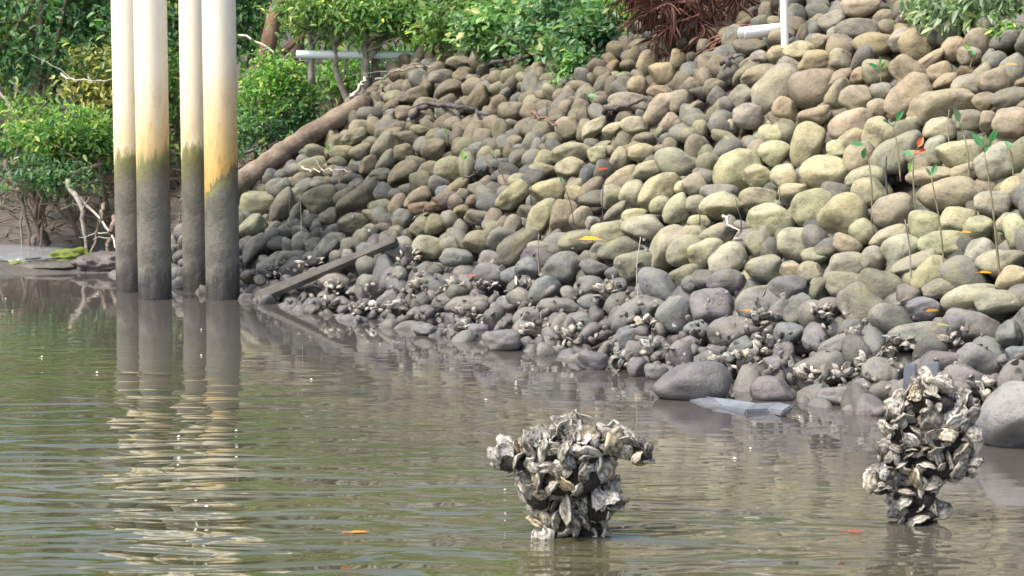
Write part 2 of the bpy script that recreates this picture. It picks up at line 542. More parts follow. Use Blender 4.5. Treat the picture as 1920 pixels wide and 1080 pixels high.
add_pile(291, 62, 560, 'round pile, white above a pale ochre stain and green algae, left front pile', pile_mat('pile_b', .86, 1.10, 1.42, (.62, .46, .22)))
add_pile(418, 63, 560, 'round pile with the deepest orange ochre stain below its white top, rightmost pile', pile_mat('pile_d', .80, .90, 1.5, (.57, .385, .12)))
add_pile(246, 55, 546, 'cream pile half hidden behind the left front pile, leftmost of the four', pile_mat('pile_a', .86, 1.12, 1.2, (.72, .6, .38)))
add_pile(371, 55, 546, 'cream pile with ragged dark algae edge, half hidden behind the rightmost pile', pile_mat('pile_c', .84, 1.18, 1.22, (.70, .6, .4)))

# ------------------------------------------------------------------ log, plank, pipes
mb = MB()
a = LOGA + np.array([-.05, -.05, .05]); b = LOGB + np.array([0, 0, .08])
a = a + (a - b) * .12
ctrl = [a + (b - a) * t + np.array([0, 0, .05 * math.sin(t * 3.1)]) for t in np.linspace(0, 1, 26)]
rad = [.096 + .006 * math.sin(i * 1.3) + .005 * math.sin(i * 2.9 + 1) for i in range(26)]
rad[-1] = .085
mb.tube(ctrl, rad, 20, True, .035)
lg = tag(link('fallen_log', mb.mesh('fallen_log'), M_LOG), 'thick brown bark covered log lying down the far end of the stone bank', 'log')
mb = MB()
mb.tube([b + (b - a) * .004, b + (b - a) * .03], [.075, .035], 10, True, .3)
link('broken_end', mb.mesh('broken_end'), M_CUTWOOD, lg)

A = on_z(496, 553, .05); B = hit_slope(744, 476) + np.array([0, -.03, .10])
ax = (B - A) / np.linalg.norm(B - A)
sidev = np.cross(ax, [0, 0, 1]); sidev /= np.linalg.norm(sidev); upv = np.cross(sidev, ax)
tilt = math.radians(28)
sv = sidev * math.cos(tilt) - upv * math.sin(tilt) if sidev[1] < 0 else sidev * math.cos(tilt) + upv * math.sin(tilt)
uv = np.cross(sv, ax); uv = uv if uv[2] > 0 else -uv
A = A - ax * .05
bm = bmesh.new()
L = np.linalg.norm(B - A)
vs = []
for i in range(9):
    t = i / 8
    w = .08 * (1 - .5 * t)
    h = .022
    c = A + ax * (L * t)
    vs.append([bm.verts.new(c + sv * w * q + uv * h * k) for q, k in ((-1, 1), (1, 1), (1, -1), (-1, -1))])
for i in range(8):
    for k in range(4):
        k2 = (k + 1) % 4
        bm.faces.new((vs[i][k], vs[i][k2], vs[i + 1][k2], vs[i + 1][k]))
bm.faces.new(vs[0][::-1]); bm.faces.new(vs[-1])
bmesh.ops.recalc_face_normals(bm, faces=bm.faces[:])
bmesh.ops.bevel(bm, geom=bm.edges[:], offset=.004, segments=1, affect='EDGES')
me = bpy.data.meshes.new('timber_plank'); bm.to_mesh(me); bm.free()
tag(link('timber_plank', me, M_CUTWOOD), 'flat grey timber plank sloping from the stones into the water by the piles', 'plank')

M_PVC = simple_mat('white_pipe', (.70, .72, .68), (.84, .85, .82), 5, .35, .1, .002, spec=.5)
M_PVC_BLUE = simple_mat('pale_blue_pipe', (.66, .78, .78), (.78, .88, .87), 5, .35, .1, .002, spec=.5)
M_PVC_GREY = simple_mat('grey_pipe', (.17, .20, .21), (.26, .29, .29), 6, .45, .15, .002)
M_POST = simple_mat('raw_timber_post', (.30, .24, .15), (.48, .40, .27), 9, .8, .5, .01, (1, 1, .2))


def hollow_pipe(name, a, b, r, mat, parent=None):
    mb = MB()
    a = np.asarray(a, float); b = np.asarray(b, float); d = (b - a) / np.linalg.norm(b - a)
    mb.tube([a + d * r * .6, a, a, a + d * .004, b - d * .004, b, b, b - d * r * .6],
            [r * .82, r * .82, r * .97, r, r, r * .97, r * .82, r * .82], 28, True)
    return link(name, mb.mesh(name), mat, parent)


pa = at_y(556, 102, 19.12); pb = at_y(850, 104, 19.12)
o = hollow_pipe('drain_pipe', pa, pb, .040, M_PVC_BLUE)
tag(o, 'long pale blue drain pipe running level through the bushes behind the log', 'pipe')
hollow_pipe('coupling', pa + (pb - pa) * .42, pa + (pb - pa) * .47, .046, M_PVC_BLUE, o)
pt = at_y(684, 112, 19.16); g = float(ground_z(pt[0], pt[1]))
mb = MB(); mb.tube([(pt[0], pt[1], min(g, pt[2] - .5) - .2), (pt[0] + .005, pt[1], pt[2])], [.042, .040], 12, True, .12)
tag(link('timber_post', mb.mesh('timber_post'), M_POST), 'short timber post holding up the pale blue drain pipe', 'post')

h0 = hit_slope(1400, 80)
yy = h0[1] - .38
qa = at_y(1390, 63, yy); qb = at_y(1476, 53, yy + .25); qc = at_y(1560, 46, yy + .55)
o = hollow_pipe('outfall_pipe', qa, qb, .048, M_PVC)
tag(o, 'white outfall pipe lying on the stones with a dark grey back section', 'pipe')
hollow_pipe('pipe_extension', qb - (qb - qa) * .06, qc, .043, M_PVC_GREY, o)
vb = hit_slope(1472, 92)
vt = at_y(1468, -60, vb[1] - .05)
vb2 = at_y(1472, 90, vb[1] - .06)
o = hollow_pipe('marker_pipe', vb2, vt, .029, M_PVC)
tag(o, 'thin upright white pipe standing at the upper edge of the stones', 'pipe')

# ------------------------------------------------------------------ pale slabs at the water's edge
M_SLAB = simple_mat('wet_pale_slab', (.10, .11, .13), (.18, .195, .22), 6, .35, .3, .006, spec=.7)


def slab(pxs, thick, back, label, name, tilt_up):
    """angular broken slab: outline given on its front top edge, with real depth behind it"""
    pts = [on_z(px, py, tilt_up[i]) for i, (px, py) in enumerate(pxs)]
    dv = ND * back + TD * -.03
    bm = bmesh.new()
    top = [bm.verts.new(p) for p in pts] + [bm.verts.new(p + dv + np.array([0, 0, .02])) for p in reversed(pts)]
    bot = [bm.verts.new(np.array(v.co) - np.array([0, 0, thick])) for v in top]
    bm.faces.new(top); bm.faces.new(bot[::-1])
    n = len(top)
    for i in range(n):
        bm.faces.new((top[i], bot[i], bot[(i + 1) % n], top[(i + 1) % n]))
    bmesh.ops.recalc_face_normals(bm, faces=bm.faces[:])
    bmesh.ops.bevel(bm, geom=bm.edges[:], offset=.008, segments=2, affect='EDGES')
    me = bpy.data.meshes.new(name); bm.to_mesh(me); bm.free()
    return tag(link(name, me, M_SLAB), label, 'slab')


slab([(1290, 750), (1318, 757), (1352, 760), (1398, 768), (1440, 766), (1466, 771)], .03, .10, 'flat pale blue wet stone slab lying in the shallow water', 'stone_slab', [.004, .012, .01, .022, .018, .03])


def standing_tile(px0, px1, ptop, pbot, label, lean):
    p = hit_slope((px0 + px1) / 2, pbot)
    yy = p[1] - .10
    a = at_y(px0, pbot, yy); b = at_y(px1, pbot, yy); t = at_y(px0, ptop, yy)
    h = t[2] - a[2]
    bm = bmesh.new()
    lean = np.array([lean[0], lean[1], h])
    ring = [a - [0, 0, .06], b - [0, 0, .06], b + lean, a + lean * .93]
    th = np.array([.01, .035, 0])
    f = [bm.verts.new(p) for p in ring]; k = [bm.verts.new(np.array(p) + th) for p in ring]
    bm.faces.new(f); bm.faces.new(k[::-1])
    for i in range(4):
        bm.faces.new((f[i], k[i], k[(i + 1) % 4], f[(i + 1) % 4]))
    bmesh.ops.recalc_face_normals(bm, faces=bm.faces[:])
    bmesh.ops.bevel(bm, geom=bm.edges[:], offset=.006, segments=2, affect='EDGES')
    me = bpy.data.meshes.new('broken_tile'); bm.to_mesh(me); bm.free()
    tag(link('broken_tile', me, M_SLAB), label, 'tile', 'broken pale tiles among the stones')


standing_tile(1692, 1716, 682, 742, 'upright narrow pale blue broken tile behind the right oyster cluster', (.01, .03))
standing_tile(1735, 1762, 680, 712, 'smaller pale blue broken tile, just right of the narrow upright one', (.0, .02))

# ------------------------------------------------------------------ river stones
STONE_COL = dict(t=(.30, .26, .19), y=(.345, .335, .225), g=(.25, .25, .215), d=(.15, .152, .138), k=(.095, .095, .092),
                 b=(.21, .225, .22), p=(.27, .225, .185), r=(.205, .12, .10), o=(.31, .25, .155), v=(.225, .212, .215), w=(.40, .385, .39))
STONE_WORD = dict(t='tan', y='olive yellow', g='mid grey', d='dark grey', k='blackish', b='blue grey', p='pinkish brown', r='red brown', o='ochre', v='violet grey', w='pale grey')
# centre x, centre y, width, height, tilt, colour, as read from the photograph
STONES = """
1451 288 57 46 0 y;1472 334 52 50 0 y;1420 330 50 42 10 y;1511 273 82 54 70 y;1547 325 88 64 5 y;1422 372 68 40 5 t;1486 357 50 28 10 t;1525 392 78 70 5 y;1444 414 82 62 5 y;1585 407 84 78 50 y;
1616 435 46 48 0 y;1629 360 62 52 10 y;1610 297 66 54 65 t;1684 288 102 68 50 g;1754 282 56 40 70 g;1800 291 80 50 8 y;1874 302 92 60 25 v;1624 334 72 42 10 y;1746 330 86 34 8 p;1784 365 118 60 8 t;
1811 326 52 36 20 p;1674 397 76 60 25 p;1667 443 72 34 15 p;1691 468 66 56 30 g;1736 425 60 56 0 y;1773 459 92 50 8 y;1794 414 68 54 20 y;1835 428 52 46 30 y;1862 384 64 48 0 g;1902 360 50 54 0 y;
1890 418 48 36 0 y;1910 437 54 66 0 y;1838 476 56 56 0 b;1637 488 50 44 65 g;1722 490 96 30 22 g;1742 514 74 46 40 y;1588 460 52 34 -20 p;1491 459 62 60 0 g;1587 499 80 48 10 d;1433 503 66 48 0 b;
1484 508 40 36 0 p;1530 480 52 32 10 g;1521 510 46 38 0 g;1582 535 74 48 -10 g;1650 543 84 66 -10 d;1618 578 97 72 -32 y;1703 553 42 38 0 v;1764 541 64 36 15 v;1822 558 104 48 15 g;1877 491 84 50 22 g;
1899 520 66 42 15 t;1878 567 92 44 3 g;1554 582 50 46 0 v;1426 568 88 62 25 g;1475 545 72 52 10 d;1496 579 58 44 65 g;1465 584 46 36 40 g;1818 612 92 54 -10 g;1422 455 62 46 75 d;1537 545 52 36 70 d;
1729 579 64 42 15 v;1607 56 78 42 10 d;1561 41 50 36 30 g;1614 14 66 36 5 t;1646 84 84 48 12 o;1719 82 62 60 30 o;1690 76 46 40 50 g;1745 113 58 24 36 t;1500 96 58 36 8 y;1538 79 30 28 0 t;
1570 66 36 32 0 g;1529 114 62 38 5 o;1576 111 40 38 0 t;1424 111 36 32 0 g;1409 88 62 34 5 k;1459 102 40 32 0 o;1374 70 46 36 75 g;1477 128 50 42 0 g;1424 142 66 38 10 t;1456 170 102 72 52 g;
1526 164 86 72 25 t;1570 150 60 28 38 t;1570 178 64 36 62 t;1606 187 60 50 0 t;1646 203 38 34 0 t;1655 172 48 32 -5 g;1706 182 92 62 45 t;1703 135 70 50 -25 t;1643 135 50 44 0 y;1611 143 30 32 0 o;
1766 200 120 60 12 t;1762 241 58 40 0 y;1596 236 80 56 10 t;1598 262 64 34 30 t;1526 219 64 34 22 t;1472 203 44 38 -20 o;1402 218 52 46 0 g;1388 185 50 42 70 g;1450 257 58 44 5 y;1383 322 88 76 15 y;
1815 157 60 34 3 g;1770 155 52 26 35 t;1762 136 44 40 0 o;1789 92 46 44 0 t;1818 105 42 32 0 g;1867 150 52 46 0 t;1898 130 58 46 80 g;1895 188 72 44 8 d;1846 192 44 36 0 t;1897 232 66 58 15 t;
1820 226 48 38 0 d;1852 228 38 28 80 t;1645 252 62 50 70 y;1570 281 38 34 0 y;1272 308 82 58 0 g;1203 286 48 32 0 t;1119 291 34 32 0 y;1070 288 72 40 15 y;1070 315 54 38 10 y;1023 300 50 36 15 y;
1018 319 48 28 5 y;1163 297 40 32 70 t;1210 320 60 32 10 y;1167 342 68 44 30 p;1145 370 46 40 60 g;1188 363 50 46 70 y;1235 360 84 56 52 t;1306 346 52 42 10 p;1280 352 30 26 0 y;1238 386 40 34 20 y;
1270 394 60 44 52 y;1304 384 40 34 0 d;1352 387 76 50 5 y;1310 417 40 26 0 y;1030 360 64 42 15 y;962 369 68 38 38 y;975 342 42 32 0 y;1078 366 36 34 0 t;1016 408 76 46 60 y;1058 412 70 50 75 t;
1089 409 46 34 52 p;1112 418 28 24 0 v;1143 440 64 46 12 y;1189 409 46 34 0 y;1207 428 78 46 5 g;1155 398 50 24 38 p;1083 452 68 38 5 g;970 462 86 48 40 d;1162 470 80 44 18 k;1018 466 54 28 3 g;
1056 506 70 64 0 g;1115 504 52 34 0 d;1108 486 46 24 0 d;1152 513 34 28 0 k;1248 470 102 58 55 g;1193 497 78 48 15 g;1287 473 72 58 20 g;1325 474 66 46 25 g;1342 441 60 38 15 g;1304 438 56 30 5 t;
1364 490 74 56 50 g;1362 530 68 46 5 d;1240 542 96 56 -36 b;1284 517 58 34 28 d;1294 531 34 28 60 d;1264 588 66 58 60 b;1332 576 80 76 40 v;1190 588 104 50 38 g;1017 545 62 42 42 b;1109 537 50 38 5 b;
1070 553 36 32 0 b;1047 576 72 32 -3 g;996 598 64 42 -5 g;1112 566 52 32 20 b;1152 541 48 34 20 d;920 517 64 42 -15 v;920 487 44 34 0 v;961 424 42 30 75 v;990 397 38 24 0 d;920 438 36 30 0 p;
990 505 46 44 0 b;1375 624 88 60 12 g;1389 652 48 34 48 b;1183 633 72 42 15 b;1308 619 50 34 0 b;1290 645 44 26 20 v;1298 718 128 72 0 v;1540 697 94 64 28 g;1610 665 70 58 -25 d;1568 650 72 36 22 g;
1480 627 56 42 0 b;1598 614 50 32 0 d;1725 632 114 52 5 g;1805 614 80 54 0 v;1846 616 56 44 0 d;1893 625 48 44 70 b;1835 676 78 52 -25 v;1909 672 44 42 0 b;1815 712 82 50 -5 v;1912 786 138 124 25 w;
1230 698 40 30 0 v;1447 730 72 46 0 v;1570 743 70 36 -5 v;1617 725 42 30 0 v;1462 690 58 42 0 v;1418 672 46 44 0 v;1346 665 42 34 0 v;1522 642 34 30 0 v;940 640 66 40 0 v;1110 677 54 36 0 v;
1195 690 40 36 70 v;877 572 80 34 10 g;830 566 42 28 42 g;798 619 40 24 0 v;897 622 36 28 0 v;1084 604 58 36 0 g;481 382 64 46 10 y;472 425 54 36 30 g;587 316 52 40 10 y;532 386 66 38 58 g;
556 370 36 32 70 g;601 376 64 50 12 g;672 374 98 42 40 d;648 366 48 26 38 g;662 418 56 36 20 g;615 409 32 26 0 d;632 306 36 24 0 d;642 287 46 28 5 y;632 267 32 30 0 o;665 258 48 26 25 y;
677 286 44 32 10 t;690 311 40 30 75 t;720 275 56 38 40 t;724 302 50 26 45 g;714 330 42 28 0 b;755 326 66 38 42 t;777 312 38 34 60 g;806 319 46 32 10 g;813 280 46 40 40 t;758 285 38 30 0 t;
843 318 56 46 5 y;858 352 54 26 32 o;782 371 54 30 25 p;745 384 44 28 60 p;786 391 38 22 10 r;820 385 42 20 12 r;868 365 24 22 0 p;889 377 30 24 0 r;897 356 34 28 0 g;865 397 32 24 10 o;
895 408 46 28 0 b;817 420 46 36 20 y;786 431 34 30 0 p;752 411 40 34 60 v;800 464 64 46 12 y;755 462 42 36 0 g;844 462 38 34 0 g;895 454 52 42 0 p;855 482 58 32 0 g;740 475 48 36 20 d;
693 541 52 50 0 g;628 531 60 36 0 t;728 565 48 32 28 g;605 470 66 28 48 d;563 455 42 32 60 d;632 448 42 24 0 d;478 470 68 36 62 d;503 500 44 28 30 d;530 488 48 26 48 d;782 177 38 30 0 t;
842 168 54 34 25 t;757 184 36 22 5 d;895 188 54 34 45 o;797 195 48 26 10 t;735 201 34 24 30 o;762 213 40 28 0 t;675 242 50 36 20 t;790 244 40 20 3 y;815 257 34 30 60 t;825 143 50 24 8 g;
870 140 40 28 20 t;860 118 44 24 0 g;735 255 44 28 30 t;765 259 44 26 5 t;1242 139 46 40 5 o;1271 112 38 28 85 o;1245 83 42 40 0 g;1214 118 46 36 75 o;1195 160 36 34 0 o;1235 173 42 24 0 o;
1180 192 76 36 0 g;1238 205 74 42 50 t;1272 192 48 40 70 t;1258 230 40 36 0 t;1190 236 48 34 5 y;1150 243 40 24 28 y;1112 240 56 28 42 y;1065 240 46 42 20 t;960 208 50 36 15 t;932 202 46 30 62 o;
947 240 42 26 3 t;978 178 38 22 0 o;1008 170 54 32 55 o;1040 208 50 42 30 t;1048 132 42 32 30 d;998 126 48 28 5 t;908 175 36 34 0 g;1125 163 28 22 20 o;1322 172 36 30 0 g;1322 140 52 38 15 o;
1290 160 36 34 0 t;1345 195 64 42 38 g;1320 248 42 38 70 y;1355 235 44 22 30 y;1372 256 42 34 0 t;1352 100 48 24 5 g;1340 125 40 32 40 o;1030 262 38 24 20 y;985 252 34 20 0 t;1838 30 40 34 0 t
"""


def stone_shape(seed, sub):
    r = random.Random(seed)
    bm = bmesh.new()
    bmesh.ops.create_icosphere(bm, subdivisions=sub, radius=1)
    p = r.uniform(1.9, 2.7)
    cuts = []; KS = r.uniform(9, 24)
    for _ in range(r.choice([1, 2, 3, 5, 7])):
        v = Vector((r.gauss(0, 1), r.gauss(0, 1), r.gauss(0, 1))).normalized()
        cuts.append((v, r.uniform(.62, .93)))
    off = Vector((r.uniform(0, 90), r.uniform(0, 90), r.uniform(0, 90)))
    tap = r.uniform(-.22, .22); bend = r.uniform(-.14, .14)
    for v in bm.verts:
        n = v.co.normalized()
        rad = (abs(n.x) ** p + abs(n.y) ** p + abs(n.z) ** p) ** (-1 / p)
        for k, c in cuts:
            dt = n.dot(k)
            if dt > .05:
                q = c / dt
                rad = -math.log(math.exp(-rad * KS) + math.exp(-q * KS)) / KS
        rad *= 1 + .13 * noise.noise(n * 1.2 + off) + .05 * noise.noise(n * 2.8 + off) + .015 * noise.noise(n * 7 + off)
        co = n * rad
        co.y *= 1 + tap * co.x
        co.y += bend * (co.x * co.x - .4)
        v.co = co
    xs_ = [[v.co[i] for v in bm.verts] for i in range(3)]
    mn = [min(a) for a in xs_]; mx = [max(a) for a in xs_]
    for v in bm.verts:
        v.co = Vector([(v.co[i] - (mn[i] + mx[i]) / 2) / ((mx[i] - mn[i]) / 2) for i in range(3)])
    bm.normal_update()
    V = np.array([v.co[:] for v in bm.verts]); F = np.array([[v.index for v in f.verts] for f in bm.faces])
    bm.free()
    return V, F


HI = [stone_shape(100 + i, 4) for i in range(26)]
LO = [stone_shape(300 + i, 3) for i in range(14)]
LO2 = [stone_shape(500 + i, 2) for i in range(8)]
HI_ME = []
for i, (V, F) in enumerate(HI):
    me = mesh_np('river_stone', V, F); me.materials.append(M_STONE); HI_ME.append(me)

LAND = [  # landmarks that labels refer to: pixel and phrase
    (570, 275, 'brown fallen log'), (640, 505, 'sloping timber plank'), (688, 135, 'timber pipe post'), (1470, 55, 'upright white pipe'),
    (1420, 62, 'white outfall pipe'), (1330, 60, 'heap of dead fronds'), (1010, 60, 'bright green bush'), (1790, 40, 'drooping silvery bush'),
    (1138, 333, 'orange red leaf'), (1115, 464, 'largest orange leaf'), (1415, 603, 'lowest orange leaf'), (1815, 455, 'orange leaf between seedlings'),
    (1727, 273, 'red leaf'), (1370, 752, 'flat pale slab'), (1705, 712, 'upright narrow tile'), (1750, 602, 'orange leaf above the tiles'),
    (1145, 565, 'dark barnacled lump'), (860, 215, 'dark driftwood branch'), (1629, 330, 'two leaved seedling'), (1862, 400, 'tallest seedling'),
    (1200, 500, 'thin pale stem'), (945, 315, 'bent green stem'), (1012, 470, 'short grey stem'), (820, 388, 'patch of red stones'), (1080, 210, 'hanging green sprig'),
    (1705, 470, 'bare grey stem'), (1384, 410, 'tiny leafed stub'), (1190, 215, 'short dark branch'), (1650, 130, 'small leafy sprout'), (1382, 128, 'bluish stick'),
]
rows = []
for ln in STONES.replace('\n', '').split(';'):
    q = ln.split()
    if len(q) == 6:
        rows.append((float(q[0]), float(q[1]), float(q[2]), float(q[3]), float(q[4]), q[5]))
rows = rows[:300]
MASK = np.zeros((1080 // 6 + 1, 1920 // 6 + 1), bool)
gy, gx = np.mgrid[0:MASK.shape[0], 0:MASK.shape[1]] * 6.0
used_labels = {}
DIRS = ['right of', 'above right of', 'above', 'above left of', 'left of', 'below left of', 'below', 'below right of']
ORD = ['nearest', 'second', 'third', 'fourth', 'fifth', 'sixth', 'seventh', 'eighth', 'ninth', 'tenth', 'eleventh', 'twelfth', 'thirteenth', 'fourteenth', 'fifteenth', 'sixteenth']


def sector(cx, cy, L):
    an = math.degrees(math.atan2(-(cy - L[1]), cx - L[0])) % 360
    return int(((an + 22.5) % 360) // 45)


assign = []
for i, (cx, cy, w, h, an, c) in enumerate(rows):
    dist = [math.hypot(cx - L[0], cy - L[1]) for L in LAND]
    j = int(np.argmin(dist))
    assign.append((j, sector(cx, cy, LAND[j]), dist[j]))
sz = np.array([math.sqrt(r[2] * r[3]) for r in rows])
for i, (cx, cy, w, h, an, c) in enumerate(rows):
    k = 1.12
    w, h = w * k, h * k
    hp = hit_slope(cx, cy)
    _, _, dep = project(hp)
    sc = FPX / dep
    ca, sa = math.cos(math.radians(an)), math.sin(math.radians(an))
    d = unit(ray(cx, cy))
    R = unit(np.cross(d, [0, 0, 1])); U = np.cross(R, d)
    xa = ca * R + sa * U; ya = -sa * R + ca * U
    a, b = w / 2 / sc, h / 2 / sc
    cdep = .5 * (a + b) * random.uniform(.75, 1.0)
    pos = hp + SN * random.uniform(-.02, .015)
    pos = CAM + ray(cx, cy) * ((pos - CAM) @ CF)
    if hp[2] < .06:                    # stones standing in the shallows rest on the bed at their lower edge
        fb = on_z(cx, cy + h * .40)
        pos = at_y(cx, cy, fb[1] + cdep * .55)
    M = Matrix.Identity(4)
    flip = random.choice([1, -1])
    cols = (xa * flip, ya * flip, np.cross(xa, ya))
    o = bpy.data.objects.new('river_stone', random.choice(HI_ME))
    col.objects.link(o)
    for q in range(3):
        for r_ in range(3):
            M[r_][q] = cols[q][r_] * (a, b, cdep)[q]
    M.translation = Vector(pos)
    o.matrix_world = M
    dim = .70 if hp[2] < .5 else (.56 + .38 * float(sstep(850, 1300, cx))) * (1 if hp[2] < 1.5 else .93)  # tree shade over the upper left bank is put into the stone colour
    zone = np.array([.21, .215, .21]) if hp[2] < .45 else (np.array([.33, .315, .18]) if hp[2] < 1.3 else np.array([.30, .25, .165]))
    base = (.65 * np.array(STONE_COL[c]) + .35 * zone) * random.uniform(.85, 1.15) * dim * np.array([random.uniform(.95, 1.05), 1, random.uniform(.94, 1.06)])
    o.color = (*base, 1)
    j, s_, ds = assign[i]
    same = sorted(x[2] for x in assign if x[0] == j and x[1] == s_)
    rank = same.index(ds)
    szw = 'big' if sz[i] > 66 else ('mid sized' if sz[i] > 42 else 'small')
    asp = w / h
    shp = 'long' if asp > 1.75 or asp < .57 else ('oval' if asp > 1.22 or asp < .82 else 'rounded')
    ordw = ORD[rank] if len(same) > 1 else 'only'
    lab = f'{szw} {STONE_WORD[c]} {shp} stone, {ordw} {DIRS[s_]} the {LAND[j][2]}'
    if len(same) == 1:
        lab = f'{szw} {STONE_WORD[c]} {shp} stone alone {DIRS[s_]} the {LAND[j][2]}'
    tag(o, lab, 'stone', 'river stones of the bank')
    xr = (gx - cx) * ca - (gy - cy) * sa; yr = (gx - cx) * sa + (gy - cy) * ca
    MASK |= (xr / (w / 2)) ** 2 + (yr / (h / 2)) ** 2 < 1

# smaller and half buried stones that fill the bank between those
vs_, fs_, tint = [], [], []
n0 = 0
cells = []
s_hi, d_hi = 10.5, CREST + .9
d = -.18
while d < d_hi:
    s = S_END
    while s < s_hi:
        cells.append((s + rng.uniform(-.06, .06), d + rng.uniform(-.05, .05)))
        s += .135 + .012 * max(s, 0)
    d += .125
for s, d in cells:
    x, y = P0[0] + TD[0] * s + ND[0] * d, P0[1] + TD[1] * s + ND[1] * d
    z = float(slope_z(d))
    px, py, dep = project((x, y, z))
    if dep < 3: continue
    ix, iy = int(px // 6), int(py // 6)
    cov = 0 <= ix < MASK.shape[1] and 0 <= iy < MASK.shape[0] and MASK[iy, ix]
    r = rng.uniform(.06, .105) * (1 + .07 * max(s - 3, 0)) * (.8 if d < .3 else 1)
    off = -.14 if cov else rng.uniform(-.05, .0)
    if not (-80 < px < 2000 and -150 < py < 1000): r *= 1.3; off = rng.uniform(-.04, .02)
    p = np.array([x, y, max(z, .0)]) + SN * off
    V, F = LO[rng.integers(len(LO))]
    Q = np.linalg.qr(rng.normal(size=(3, 3)))[0]
    scl = np.array([rng.uniform(1.0, 1.5), rng.uniform(.8, 1.05), rng.uniform(.6, .9)]) * r
    if np.linalg.det(Q) < 0: Q[:, 0] *= -1
    vs_.append((V * scl) @ Q.T + p)
    fs_.append(F + n0); n0 += len(V)
    up = z / 2.4
    if up < .22: ch = 'vggbdg'
    elif up < .45: ch = 'ggbydtpg' if s < 2.5 else 'ggygdg'
    elif up < .75: ch = 'tgyttg' if s < 3 else 'yytgt'
    else: ch = 'tottgg'
    b_ = np.array(STONE_COL[ch[rng.integers(len(ch))]]) * rng.uniform(.46, .74) * (.84 + .16 * float(sstep(1.5, 4, s)))  # tint darkened towards the far left end, standing in for shade there
    tint.append(np.tile(np.append(b_, 1), (len(V), 1)))
for k in range(380):                   # muddy cobbles and grit along the foot of the bank
    s, d = rng.uniform(-.2, 9.5), rng.normal(.06, .16)
    if d < -.28 or d > .5: continue
    x, y = P0[0] + TD[0] * s + ND[0] * d, P0[1] + TD[1] * s + ND[1] * d
    qx, qy, _ = project((x, y, max(float(slope_z(d)), 0)))
    if 470 < qx < 780 and -30 < qy - (556 - (qx - 500) * .36) < 34: continue
    r = rng.uniform(.022, .05)
    p = np.array([x, y, max(float(slope_z(d)), -.01)]) + SN * rng.uniform(-.02, .06)
    V, F = LO2[rng.integers(len(LO2))]
    Q = np.linalg.qr(rng.normal(size=(3, 3)))[0]
    if np.linalg.det(Q) < 0: Q[:, 0] *= -1
    vs_.append((V * np.array([1.3, .9, .7]) * r) @ Q.T + p)
    fs_.append(F + n0); n0 += len(V)
    b_ = np.array([.16, .15, .14]) * rng.uniform(.5, 1.1)
    tint.append(np.tile(np.append(b_, 1), (len(V), 1)))
me = mesh_np('packed_river_stones', np.concatenate(vs_), np.concatenate(fs_))
at = me.color_attributes.new('tint', 'FLOAT_COLOR', 'POINT')
at.data.foreach_set('color', np.concatenate(tint).astype(np.float32).ravel())
tag(link('packed_river_stones', me, M_STONES), 'smaller rounded river stones packed between the larger ones of the bank', 'stones', kind='stuff')

# ------------------------------------------------------------------ oysters
m, nt, bs, out = new_mat('oyster_shell'); M_SHELL = m
at_ = node(nt, 'ShaderNodeAttribute'); at_.attribute_name = 'tint'
oi = node(nt, 'ShaderNodeObjectInfo')
tc = node(nt, 'ShaderNodeTexCoord')
off = node(nt, 'ShaderNodeVectorMath', operation='MULTIPLY_ADD'); nt.links.new(oi.outputs['Random'], off.inputs[0]); off.inputs[1].default_value = (7, 7, 7)
nt.links.new(tc.outputs['Object'], off.inputs[2])
n1 = noise_tex(nt, off.outputs[0], 4.5, 5, .65, .5); n2 = noise_tex(nt, off.outputs[0], 15, 4, .7)
r1 = ramp(nt, [(.36, (.10, .09, .08)), (.46, (.72, .72, .70)), (.6, (1.02, 1.02, 1.0)), (.78, (1.2, 1.2, 1.18))]); nt.links.new(n1.outputs[0], r1.inputs[0])
c = mixc(nt, 1.0, at_.outputs['Color'], r1.outputs[0], 'MULTIPLY')
ro = ramp(nt, [(0, (.4, .38, .36)), (.4, (.85, .84, .82)), (.85, (1.2, 1.2, 1.18)), (1, (.95, .82, .6))]); nt.links.new(oi.outputs['Random'], ro.inputs[0])
c = mixc(nt, 1.0, c, ro.outputs[0], 'MULTIPLY')
nt.links.new(c, bs.inputs['Base Color'])
bs.inputs['Roughness'].default_value = .42
bump(nt, n2.outputs[0], .5, .006, bs)
M_CORE = simple_mat('oyster_core', (.012, .011, .01), (.06, .055, .047), 22, .6, .9, .02)


